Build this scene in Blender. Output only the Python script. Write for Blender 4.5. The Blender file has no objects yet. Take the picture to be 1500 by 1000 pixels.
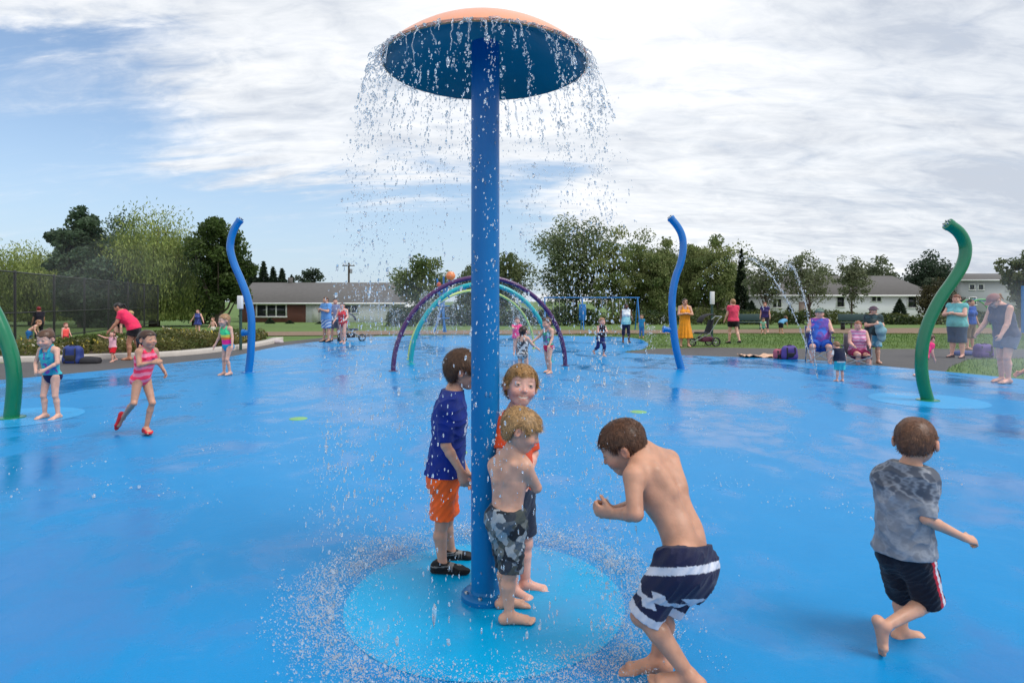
import bpy, math, random
import numpy as np
from mathutils import Vector
R = math.radians
random.seed(7)
RNG = np.random.default_rng(11)
SC = bpy.context.scene
COL = SC.collection

# ------------------------------------------------------------------ basics
F_PX, CX, HZ, CAM_H = 900.0, 750.0, 441.0, 1.55   # focal length and horizon used to survey the place


def at(px, py, d):
    return np.array([(px - CX) / F_PX * d, d, CAM_H - (py - HZ) / F_PX * d])


def ground_z(y):
    t = min(max((y - 29.0) / 41.0, 0.0), 1.0)
    return -0.86 * t


def floor_d(py):
    d = F_PX * CAM_H / (py - HZ)
    for _ in range(20):
        d = F_PX * (CAM_H - ground_z(d)) / (py - HZ)
    return d


def floor_at(px, py):
    d = floor_d(py)
    return np.array([(px - CX) / F_PX * d, d, ground_z(d)])


def srgb(r, g, b):
    def f(c):
        c /= 255.0
        return c / 12.92 if c <= 0.04045 else ((c + 0.055) / 1.055) ** 2.4
    return (f(r), f(g), f(b))


def tag(o, label=None, cat=None, group=None, kind=None):
    if label: o['label'] = label
    if cat: o['category'] = cat
    if group: o['group'] = group
    if kind: o['kind'] = kind
    return o


def empty(name, loc, rz=0.0):
    o = bpy.data.objects.new(name, None)
    COL.objects.link(o)
    o.location = [float(v) for v in loc]
    o.rotation_euler = (0, 0, rz)
    o.empty_display_size = 0.1
    return o


def mesh_np(name, V, faces, mat, parent=None, smooth=True, cols=None, origin=None):
    """faces: list of int arrays (n,k)."""
    V = np.asarray(V, dtype=np.float64)
    if origin is not None:
        V = V - np.asarray(origin)
    me = bpy.data.meshes.new(name)
    me.vertices.add(len(V))
    me.vertices.foreach_set('co', V.astype(np.float32).ravel())
    if isinstance(faces, np.ndarray):
        faces = [faces]
    faces = [np.asarray(f, dtype=np.int32) for f in faces if len(f)]
    nl = sum(f.size for f in faces)
    npoly = sum(len(f) for f in faces)
    me.loops.add(nl)
    me.loops.foreach_set('vertex_index', np.concatenate([f.ravel() for f in faces]))
    me.polygons.add(npoly)
    starts, tot = [], 0
    for f in faces:
        k = f.shape[1]
        starts.append(tot + np.arange(len(f)) * k)
        tot += f.size
    me.polygons.foreach_set('loop_start', np.concatenate(starts).astype(np.int32))
    me.update(calc_edges=True)
    me.validate()
    if smooth:
        me.polygons.foreach_set('use_smooth', np.ones(len(me.polygons), dtype=bool))
    if cols is not None:
        at_ = me.color_attributes.new('Col', 'FLOAT_COLOR', 'POINT')
        c = np.ones((len(V), 4), dtype=np.float32)
        c[:, :3] = cols
        at_.data.foreach_set('color', c.ravel())
    if mat is not None:
        for m in (mat if isinstance(mat, (list, tuple)) else [mat]):
            me.materials.append(m)
    o = bpy.data.objects.new(name, me)
    COL.objects.link(o)
    if parent is not None:
        o.parent = parent
    elif origin is not None:
        o.location = [float(v) for v in origin]
    return o


class MB:
    """collects boxes, tubes, prisms into one mesh"""
    def __init__(s):
        s.v, s.f, s.c, s.n = [], {}, [], 0
        s.col = (1, 1, 1)

    def add(s, V, F):
        V = np.asarray(V, dtype=float)
        F = np.asarray(F, dtype=int)
        s.v.append(V)
        s.f.setdefault(F.shape[1], []).append(F + s.n)
        s.c.append(np.tile(np.array(s.col, dtype=float), (len(V), 1)))
        s.n += len(V)

    def box(s, c, size, rz=0.0, rot=None):
        x, y, z = [q / 2 for q in size]
        V = np.array([[-x, -y, -z], [x, -y, -z], [x, y, -z], [-x, y, -z], [-x, -y, z], [x, -y, z], [x, y, z], [-x, y, z]])
        if rot is not None:
            V = V @ np.asarray(rot).T
        if rz:
            cs, sn = math.cos(rz), math.sin(rz)
            V = V @ np.array([[cs, sn, 0], [-sn, cs, 0], [0, 0, 1]])
        s.add(V + np.asarray(c), [[0, 3, 2, 1], [4, 5, 6, 7], [0, 1, 5, 4], [1, 2, 6, 5], [2, 3, 7, 6], [3, 0, 4, 7]])
        return s

    def tube(s, pts, rad, seg=10, cap=True, jit=0.0):
        P = np.asarray(pts, dtype=float)
        n = len(P)
        rad = np.broadcast_to(np.asarray(rad, dtype=float), (n,))
        T = np.gradient(P, axis=0)
        T /= np.linalg.norm(T, axis=1)[:, None] + 1e-9
        ref = np.array([0, 0, 1.0]) if abs(T[0][2]) < 0.9 else np.array([1.0, 0, 0])
        u = np.cross(T[0], ref); u /= np.linalg.norm(u)
        rings = []
        a = np.arange(seg) / seg * 2 * np.pi
        for i in range(n):
            u = u - T[i] * np.dot(u, T[i]); u /= np.linalg.norm(u) + 1e-9
            w = np.cross(T[i], u)
            rr = rad[i] * (1 + jit * RNG.normal(size=seg)) if jit else rad[i]
            rings.append(P[i] + (np.cos(a) * rr)[:, None] * u + (np.sin(a) * rr)[:, None] * w)
        V = np.concatenate(rings)
        i = np.arange(n - 1)[:, None] * seg
        j = np.arange(seg)[None]
        jn = (j + 1) % seg
        F = np.stack([i + j, i + jn, i + seg + jn, i + seg + j], -1).reshape(-1, 4)
        s.add(V, F)
        if cap:
            base = s.n - len(V)
            for k, o in ((0, -1), (n - 1, 1)):
                idx = base + k * seg + np.arange(seg)
                if o < 0: idx = idx[::-1]
                s.f.setdefault(seg, []).append(idx[None])
        return s

    def lathe(s, prof, c=(0, 0, 0), seg=40):
        """prof: list of (r,z)"""
        prof = np.asarray(prof, dtype=float)
        a = np.arange(seg) / seg * 2 * np.pi
        V = np.concatenate([np.stack([r * np.cos(a), r * np.sin(a), np.full(seg, z)], -1) for r, z in prof]) + np.asarray(c)
        i = np.arange(len(prof) - 1)[:, None] * seg
        j = np.arange(seg)[None]
        jn = (j + 1) % seg
        s.add(V, np.stack([i + j, i + jn, i + seg + jn, i + seg + j], -1).reshape(-1, 4))
        return s

    def prism(s, poly, z0, z1):
        p = np.asarray(poly, dtype=float)
        n = len(p)
        V = np.concatenate([np.c_[p, np.full(n, z0)], np.c_[p, np.full(n, z1)]])
        j = np.arange(n)
        s.add(V, np.stack([j, (j + 1) % n, n + (j + 1) % n, n + j], -1))
        b = s.n - len(V)
        s.f.setdefault(n, []).append((b + n + j)[None])
        s.f.setdefault(n, []).append((b + j[::-1])[None])
        return s

    def quad(s, *p):
        s.add(np.array(p), [list(range(len(p)))])
        return s

    def build(s, name, mat, parent=None, smooth=False, origin=None, cols=False, bevel=0.0):
        V = np.concatenate(s.v)
        F = [np.concatenate(f) for f in s.f.values()]
        o = mesh_np(name, V, F, mat, parent, smooth, np.concatenate(s.c) if cols else None, origin)
        if smooth:
            import bmesh
            bm = bmesh.new(); bm.from_mesh(o.data)
            bmesh.ops.recalc_face_normals(bm, faces=bm.faces)
            for e in bm.edges:
                if len(e.link_faces) == 2 and e.calc_face_angle(0) > R(38):
                    e.smooth = False
            bm.to_mesh(o.data); bm.free()
        if bevel:
            m = o.modifiers.new('bevel', 'BEVEL'); m.width = bevel; m.segments = 2; m.limit_method = 'ANGLE'
        return o


# ------------------------------------------------------------------ materials
MATS = {}


def newmat(name):
    m = bpy.data.materials.new(name)
    m.use_nodes = True
    nt = m.node_tree
    b = nt.nodes['Principled BSDF']
    MATS[name] = m
    return m, nt, b


def setp(b, **k):
    for n, v in k.items():
        n = n.replace('_', ' ')
        if n in b.inputs:
            b.inputs[n].default_value = v


def node(nt, t, **k):
    n = nt.nodes.new(t)
    for a, v in k.items():
        setattr(n, a, v)
    return n


def plain(name, col, rough=0.5, metal=0.0, noise=0.12, scale=6.0, bump=0.0, bscale=60.0, coat=0.0, sss=0.0, spec=0.5):
    """a principled surface whose colour and roughness wander with noise"""
    m, nt, b = newmat(name)
    setp(b, Roughness=rough, Metallic=metal, Coat_Weight=coat, Specular_IOR_Level=spec)
    tc = node(nt, 'ShaderNodeTexCoord')
    nz = node(nt, 'ShaderNodeTexNoise')
    nz.inputs['Scale'].default_value = scale
    nz.inputs['Detail'].default_value = 6
    nt.links.new(tc.outputs['Object'], nz.inputs['Vector'])
    mx = node(nt, 'ShaderNodeMix', data_type='RGBA')
    mx.inputs[6].default_value = (*[c * (1 - noise) for c in col], 1)
    mx.inputs[7].default_value = (*[min(1, c * (1 + noise)) for c in col], 1)
    nt.links.new(nz.outputs['Fac'], mx.inputs[0])
    nt.links.new(mx.outputs[2], b.inputs['Base Color'])
    mr = node(nt, 'ShaderNodeMapRange')
    mr.inputs['To Min'].default_value = max(0.02, rough - 0.1)
    mr.inputs['To Max'].default_value = min(1, rough + 0.1)
    nt.links.new(nz.outputs['Fac'], mr.inputs['Value'])
    nt.links.new(mr.outputs[0], b.inputs['Roughness'])
    if bump:
        n2 = node(nt, 'ShaderNodeTexNoise')
        n2.inputs['Scale'].default_value = bscale
        n2.inputs['Detail'].default_value = 4
        nt.links.new(tc.outputs['Object'], n2.inputs['Vector'])
        bp = node(nt, 'ShaderNodeBump')
        bp.inputs['Strength'].default_value = bump
        bp.inputs['Distance'].default_value = 0.02
        nt.links.new(n2.outputs['Fac'], bp.inputs['Height'])
        nt.links.new(bp.outputs[0], b.inputs['Normal'])
    return m


def attr_mat(name, rough=0.6, sss=0.0, bump=0.0, bscale=200.0, spec=0.5, noise=0.15, nscale=30.0, transl=0.0, sheen=0.0):
    m, nt, b = newmat(name)
    setp(b, Roughness=rough, Specular_IOR_Level=spec, Sheen_Weight=sheen)
    if sss:
        setp(b, Subsurface_Weight=sss)
        b.inputs['Subsurface Radius'].default_value = (1.0, 0.35, 0.2)
        b.inputs['Subsurface Scale'].default_value = 0.008
    a = node(nt, 'ShaderNodeAttribute', attribute_name='Col')
    tc = node(nt, 'ShaderNodeTexCoord')
    nz = node(nt, 'ShaderNodeTexNoise')
    nz.inputs['Scale'].default_value = nscale
    nz.inputs['Detail'].default_value = 5
    nt.links.new(tc.outputs['Object'], nz.inputs['Vector'])
    mr = node(nt, 'ShaderNodeMapRange')
    mr.inputs['From Min'].default_value = 0.3
    mr.inputs['From Max'].default_value = 0.7
    mr.inputs['To Min'].default_value = 1 - noise
    mr.inputs['To Max'].default_value = 1 + noise
    nt.links.new(nz.outputs['Fac'], mr.inputs['Value'])
    mu = node(nt, 'ShaderNodeVectorMath', operation='SCALE')
    nt.links.new(a.outputs['Color'], mu.inputs[0])
    nt.links.new(mr.outputs[0], mu.inputs['Scale'])
    nt.links.new(mu.outputs[0], b.inputs['Base Color'])
    mq = node(nt, 'ShaderNodeMapRange')
    mq.inputs['From Min'].default_value = 0.35; mq.inputs['From Max'].default_value = 0.65
    mq.inputs['To Min'].default_value = rough * .72; mq.inputs['To Max'].default_value = min(1, rough * 1.2)
    nt.links.new(nz.outputs['Fac'], mq.inputs['Value']); nt.links.new(mq.outputs[0], b.inputs['Roughness'])
    if bump:
        n2 = node(nt, 'ShaderNodeTexNoise')
        n2.inputs['Scale'].default_value = bscale
        n2.inputs['Detail'].default_value = 3
        nt.links.new(tc.outputs['Object'], n2.inputs['Vector'])
        bp = node(nt, 'ShaderNodeBump')
        bp.inputs['Strength'].default_value = bump
        bp.inputs['Distance'].default_value = 0.004
        nt.links.new(n2.outputs['Fac'], bp.inputs['Height'])
        nt.links.new(bp.outputs[0], b.inputs['Normal'])
    if transl:
        tr = node(nt, 'ShaderNodeBsdfTranslucent')
        nt.links.new(mu.outputs[0], tr.inputs['Color'])
        ms = node(nt, 'ShaderNodeMixShader')
        ms.inputs[0].default_value = transl
        out = nt.nodes['Material Output']
        nt.links.new(b.outputs[0], ms.inputs[1])
        nt.links.new(tr.outputs[0], ms.inputs[2])
        nt.links.new(ms.outputs[0], out.inputs['Surface'])
    return m


M_SKIN = attr_mat('skin', rough=0.50, sss=0.15, bump=0.22, bscale=120, noise=0.15, nscale=17, spec=0.5)
M_CLOTH = attr_mat('cloth', rough=0.78, bump=0.45, bscale=240, noise=0.18, nscale=11, spec=0.25, sheen=0.1)
M_HAIR = attr_mat('hair', rough=0.42, bump=0.3, bscale=180, noise=0.3, nscale=60, spec=0.4)
M_LEAF = attr_mat('leaves', rough=0.55, noise=0.25, nscale=0.7, spec=0.3, transl=0.42)

# ------------------------------------------------------------------ signed distance bodies
def nrm(v):
    v = np.asarray(v, dtype=float)
    return v / (np.linalg.norm(v) + 1e-12)


def cone(a, b, ra, rb=None, k=0.015, fl=None, op='+'):
    return dict(t='c', a=np.asarray(a, float), b=np.asarray(b, float), ra=float(ra), rb=float(ra if rb is None else rb), k=k, fl=fl, op=op)


def ell(c, r, M=None, k=0.015, op='+'):
    return dict(t='e', a=np.asarray(c, float), b=np.asarray(c, float), r=np.asarray(r, float), ra=max(r), rb=max(r), M=np.eye(3) if M is None else np.asarray(M), k=k, fl=None, op=op)


def prim_d(p, P):
    if p['t'] == 'c':
        ab = p['b'] - p['a']
        L2 = float(ab @ ab)
        pa = P - p['a']
        if L2 > 1e-12:
            t = np.clip(pa @ ab / L2, 0, 1)
            q = pa - t[:, None] * ab
        else:
            t = 0.0
            q = pa
        r = p['ra'] + (p['rb'] - p['ra']) * t
        if p['fl'] is not None:
            ax, s = p['fl']
            q = q + np.outer(q @ ax, ax) * (1 / s - 1)
            return (np.sqrt((q * q).sum(1)) - r) * s
        return np.sqrt((q * q).sum(1)) - r
    q = (P - p['a']) @ p['M'].T          # rows of M: local axes
    k0 = np.sqrt(((q / p['r']) ** 2).sum(1))
    k1 = np.sqrt(((q / p['r'] ** 2) ** 2).sum(1)) + 1e-9
    return k0 * (k0 - 1) / k1


def eval_groups(groups, P, margin):
    """groups: list of dict(prims, clips, k, infl). smooth union of the groups"""
    D = np.full(len(P), 5.0)
    for g in groups:
        d = np.full(len(P), 5.0)
        infl = g.get('infl', 0.0)
        for p in g['prims']:
            c = (p['a'] + p['b']) / 2
            Rr = np.linalg.norm(p['a'] - p['b']) / 2 + max(p['ra'], p['rb']) + infl + p['k'] + margin + 0.01
            m = ((P - c) ** 2).sum(1) < Rr * Rr
            if not m.any(): continue
            dd = prim_d(p, P[m])
            k = p['k']
            o = d[m]
            if p['op'] == '+':
                h = np.clip(0.5 + 0.5 * (dd - o) / k, 0, 1)
                d[m] = dd + (o - dd) * h - k * h * (1 - h)
            else:
                h = np.clip(0.5 - 0.5 * (o + dd) / k, 0, 1)
                d[m] = o + (-dd - o) * h + k * h * (1 - h)
        d = d - infl
        if 'noise' in g:
            d = d + g['noise'](P)
        hol = g.get('hollow')
        if hol:
            d = np.maximum(d, -(d + hol))
        for c, n in g.get('clips', ()):
            d = np.maximum(d, (P - c) @ n)
        k = g.get('k', 0.01)
        h = np.clip(0.5 + 0.5 * (d - D) / k, 0, 1)
        D = d + (D - d) * h - k * h * (1 - h)
    return D


CORN = np.array([[i, j, k] for i in (0, 1) for j in (0, 1) for k in (0, 1)])
EDGES = [(a, b) for a in range(8) for b in range(a + 1, 8) if np.abs(CORN[a] - CORN[b]).sum() == 1]


def surface_nets(D, h, o):
    S = D < 0
    n = np.array(D.shape) - 1
    cnt = np.zeros(n, dtype=np.int8)
    for c in CORN:
        cnt += S[c[0]:c[0] + n[0], c[1]:c[1] + n[1], c[2]:c[2] + n[2]]
    act = (cnt > 0) & (cnt < 8)
    I = np.argwhere(act)
    vals = np.stack([D[I[:, 0] + c[0], I[:, 1] + c[1], I[:, 2] + c[2]] for c in CORN], 1)
    pos = np.zeros((len(I), 3)); w = np.zeros(len(I))
    for a, b in EDGES:
        d0, d1 = vals[:, a], vals[:, b]
        cr = (d0 < 0) != (d1 < 0)
        t = np.where(cr, d0 / np.where(cr, d0 - d1, 1), 0)
        pos += cr[:, None] * (CORN[a] + t[:, None] * (CORN[b] - CORN[a]))
        w += cr
    V = (I + pos / w[:, None]) * h + o
    vid = np.full(n, -1, dtype=np.int64)
    vid[act] = np.arange(len(I))
    Q = []
    for ax in range(3):
        sl0 = [slice(None)] * 3; sl1 = [slice(None)] * 3
        sl0[ax] = slice(0, -1); sl1[ax] = slice(1, None)
        s0, s1 = S[tuple(sl0)], S[tuple(sl1)]
        E = np.argwhere(s0 != s1)
        u, v = (ax + 1) % 3, (ax + 2) % 3
        E = E[(E[:, u] > 0) & (E[:, v] > 0) & (E[:, u] < n[u]) & (E[:, v] < n[v])]
        def cell(du, dv):
            e = E.copy(); e[:, u] -= du; e[:, v] -= dv
            return vid[e[:, 0], e[:, 1], e[:, 2]]
        q = np.stack([cell(1, 1), cell(0, 1), cell(0, 0), cell(1, 0)], 1)
        flip = ~S[E[:, 0], E[:, 1], E[:, 2]]
        q[flip] = q[flip][:, ::-1]
        Q.append(q)
    Q = np.concatenate(Q)
    Q = Q[(Q >= 0).all(1)]
    return V, Q


def sdf_mesh(groups, h):
    lo = np.full(3, 1e9); hi = -lo
    for g in groups:
        for p in g['prims']:
            if p['op'] != '+': continue
            r = max(p['ra'], p['rb']) + g.get('infl', 0) + 2 * h + 0.01
            lo = np.minimum(lo, np.minimum(p['a'], p['b']) - r)
            hi = np.maximum(hi, np.maximum(p['a'], p['b']) + r)
    B = 6
    nb = np.ceil((hi - lo) / (h * B)).astype(int) + 1
    ii = np.stack(np.meshgrid(*[np.arange(k) for k in nb], indexing='ij'), -1).reshape(-1, 3)
    cen = lo + (ii * B + (B - 1) / 2) * h
    half = h * (B + 1) / 2 * 1.733
    dc = eval_groups(groups, cen, half * 1.5)
    near = np.abs(dc) < half * 1.45 + h
    D = np.repeat(np.repeat(np.repeat(dc.reshape(nb), B, 0), B, 1), B, 2)
    off = np.stack(np.meshgrid(*[np.arange(B)] * 3, indexing='ij'), -1).reshape(-1, 3)
    gi = (ii[near][:, None, :] * B + off[None]).reshape(-1, 3)
    P = lo + gi * h
    d = np.empty(len(P))
    for s in range(0, len(P), 400000):
        d[s:s + 400000] = eval_groups(groups, P[s:s + 400000], 2 * h)
    D[gi[:, 0], gi[:, 1], gi[:, 2]] = d
    return surface_nets(D, h, lo)


def vnoise(freq, seed=0, oct=3):
    r = np.random.default_rng(seed)
    W = [(r.normal(size=(3,)) * freq * 1.7 ** i, r.uniform(0, 6.28), 1 / 1.5 ** i) for i in range(oct) for _ in range(4)]
    s = 0.5 / math.sqrt(sum(a * a for _, _, a in W) / 2)

    def f(P):
        o = np.zeros(len(P))
        for w, ph, a in W:
            o += a * np.sin(P @ w + ph)
        return o * s
    return f


def folds(freq, seed=0):
    """cloth creases: soft swells with narrow ridges"""
    a, b = vnoise(freq, seed, 2), vnoise(freq * 1.5, seed + 50, 2)
    return lambda P: .55 * a(P) + 1.1 * (np.sqrt(np.abs(b(P)) + .004) - .45)


def cellnoise(freq, seed, ncol):
    """voronoi-like patches: index of a colour for each point"""
    r = np.random.default_rng(seed)
    pts = r.uniform(-.36, .36, size=(3600, 3))
    ids = r.integers(0, ncol, len(pts))
    nz = [vnoise(40, seed + i) for i in range(3)]

    def f(P):
        Q = P + 0.5 * np.stack([n(P) for n in nz], 1) * 0.03
        out = np.zeros(len(Q), int)
        for s in range(0, len(Q), 3000):
            q = Q[s:s + 3000]
            d = (q ** 2).sum(1)[:, None] - 2 * q @ pts.T + (pts ** 2).sum(1)[None]
            out[s:s + 3000] = ids[d.argmin(1)]
        return out
    return f
# ------------------------------------------------------------------ people
SK = dict(fair=srgb(214, 168, 148), tan=srgb(200, 152, 126), mid=srgb(178, 126, 100), pink=srgb(218, 168, 152), dark=srgb(92, 60, 45))


class Ctx:
    pass


def frames(J):
    up = nrm(J['neck'] - J['pelvis'])
    rt = nrm(J['shR'] - J['shL'])
    f = nrm(np.cross(up, rt))
    rh = nrm(J['hipR'] - J['hipL'])
    uw = nrm(J['waist'] - J['pelvis'])
    fp = nrm(np.cross(uw, rh))
    return up, rt, f, uw, rh, fp


def hand_prims(wr, d, n, side, S, curl=25, spread=4, k=0.004, fine=True):
    d = nrm(d); n = nrm(n - d * (n @ d))
    th = np.cross(d, n) if side == 'R' else np.cross(n, d)
    pl, pw, pt = 0.050 * S, 0.0215 * S, 0.0105 * S
    P = [cone(wr - d * 0.004 * S, wr + d * 0.012 * S, 0.0155 * S, 0.0165 * S, k=0.008 * S, fl=(n, 0.72))]
    M = np.stack([th, d, n])
    P.append(ell(wr + d * (0.030 * S), (pw, pl * 0.62, pt * 1.15), M, k=0.010 * S))
    if not fine:
        P.append(cone(wr + d * 0.05 * S, wr + d * 0.088 * S + n * 0.02 * S * curl / 40, 0.017 * S, 0.012 * S, k=0.008 * S, fl=(n, 0.55)))
        P.append(cone(wr + d * 0.02 * S + th * 0.014 * S, wr + d * 0.05 * S + th * 0.03 * S, 0.0075 * S, 0.006 * S, k=0.006 * S))
        return P
    for i, (off, L) in enumerate(((0.75, 0.040), (0.26, 0.045), (-0.24, 0.042), (-0.72, 0.034))):
        p = wr + d * (0.052 * S - abs(off) * 0.004 * S) + th * pw * off
        fd = nrm(d + th * off * math.tan(R(spread)))
        a = 0.0
        r = (0.0062 if i < 3 else 0.0054) * S
        for s, (frac, fac) in enumerate(((0.42, 0.8), (0.33, 1.1), (0.25, 0.9))):
            a += R(curl + 3 * i) * fac
            q = p + (fd * math.cos(a) + n * math.sin(a)) * L * S * frac
            P.append(cone(p, q, r, r * 0.93, k=k * S if s == 0 else 0.002))
            p, r = q, r * 0.93
    p = wr + d * 0.014 * S + th * 0.013 * S
    q = p + nrm(d * 0.75 + th * 0.75 + n * 0.35) * 0.026 * S
    P.append(cone(p, q, 0.0095 * S, 0.0072 * S, k=0.007 * S))
    q2 = q + nrm(d * 1.0 + th * 0.25 + n * (0.3 + curl / 60)) * 0.024 * S
    P.append(cone(q, q2, 0.0070 * S, 0.0055 * S, k=0.003))
    return P


def foot_prims(an, t, side, S, fine=True, u=None):
    t = nrm(t)
    if u is None:
        u = np.array([0, 0, 1.0])
    u = nrm(u - t * (u @ t))
    s = np.cross(t, u) * (1 if side == 'R' else -1)      # towards the outside
    P = []
    heel = an - t * 0.026 * S - u * 0.021 * S
    ball = an + t * 0.078 * S - u * 0.0265 * S
    P.append(cone(an, heel, 0.022 * S, 0.0225 * S, k=0.012 * S))
    P.append(cone(an - u * 0.004 * S, ball, 0.022 * S, 0.017 * S, k=0.014 * S))
    P.append(cone(heel, ball + s * 0.006 * S, 0.021 * S, 0.017 * S, k=0.012 * S))
    P.append(cone(ball - s * 0.010 * S, ball + s * 0.016 * S, 0.0165 * S, 0.015 * S, k=0.01 * S, fl=(u, 0.85)))
    if fine:
        for i, (o, L, r) in enumerate(((-0.016, 0.036, 0.0098), (-0.004, 0.036, 0.0072), (0.006, 0.032, 0.0068), (0.015, 0.027, 0.0064), (0.023, 0.020, 0.006))):
            p = ball + s * o * S - u * 0.004 * S
            P.append(cone(p, p + t * L * S + s * o * 0.1 * S - u * 0.003 * S, r * S, r * S * 0.92, k=0.0035 * S))
    else:
        P.append(cone(ball, ball + t * 0.03 * S - u * 0.003 * S, 0.0165 * S, 0.012 * S, k=0.008 * S, fl=(u, 0.65)))
    return P


def head_prims(c, M, hh, fine, smile=False, wide=1.0):
    def L(x, y, z):
        return c + (np.array([x * wide, y, z]) * hh) @ M
    P = [ell(L(0, -0.02, 0.10), np.array([0.375 * wide, 0.455, 0.40]) * hh, M, k=0.03 * hh),
         ell(L(0, 0.10, -0.14), np.array([0.305 * wide, 0.35, 0.33]) * hh, M, k=0.10 * hh),
         cone(L(-0.03, 0.285, -0.39), L(0.03, 0.285, -0.39), 0.088 * hh, k=0.13 * hh)]
    for s in (-1, 1):
        P.append(cone(L(s * 0.185, 0.02, -0.25), L(s * 0.07, 0.25, -0.38), 0.095 * hh, 0.085 * hh, k=0.10 * hh))
        P.append(ell(L(s * 0.17, 0.295, -0.155), np.array([0.13, 0.125, 0.12]) * hh, M, k=0.09 * hh))
        P.append(ell(L(s * 0.395, -0.035, -0.06), np.array([0.052, 0.085, 0.125]) * hh, M, k=0.02 * hh))
    P.append(cone(L(0, 0.42, 0.01), L(0, 0.482, -0.125), 0.026 * hh, 0.043 * hh, k=0.04 * hh))
    if fine:
        for s in (-1, 1):
            P.append(cone(L(s * 0.035, 0.44, -0.135), L(s * 0.045, 0.44, -0.135), 0.038 * hh, k=0.02 * hh))
            P.append(ell(L(s * 0.155, 0.485, 0.005), np.array([0.10, 0.062, 0.060]) * hh, M, k=0.07 * hh, op='-'))
            P.append(ell(L(s * 0.155, 0.368, 0.005), np.array([0.075, 0.072, 0.062]) * hh, M, k=0.015 * hh))
            P.append(ell(L(s * 0.435, 0.0, -0.05), np.array([0.03, 0.045, 0.07]) * hh, M, k=0.02 * hh, op='-'))
        w = 0.125 if smile else 0.08
        zz = 0.035 if smile else 0.0
        if not smile:
            P.append(cone(L(-w, 0.39, -0.262), L(0, 0.428, -0.262), 0.020 * hh, 0.026 * hh, k=0.03 * hh))
            P.append(cone(L(w, 0.39, -0.262), L(0, 0.428, -0.262), 0.020 * hh, 0.026 * hh, k=0.03 * hh))
        P.append(cone(L(-w * .55, 0.385, -0.335), L(w * .55, 0.385, -0.335), 0.026 * hh, k=0.04 * hh))
        r_ = 0.010
        P.append(cone(L(-w, 0.43, -0.295 + zz), L(0, 0.462, -0.300), r_ * hh, k=0.012 * hh, op='-'))
        P.append(cone(L(w, 0.43, -0.295 + zz), L(0, 0.462, -0.300), r_ * hh, k=0.012 * hh, op='-'))
    return P


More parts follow.
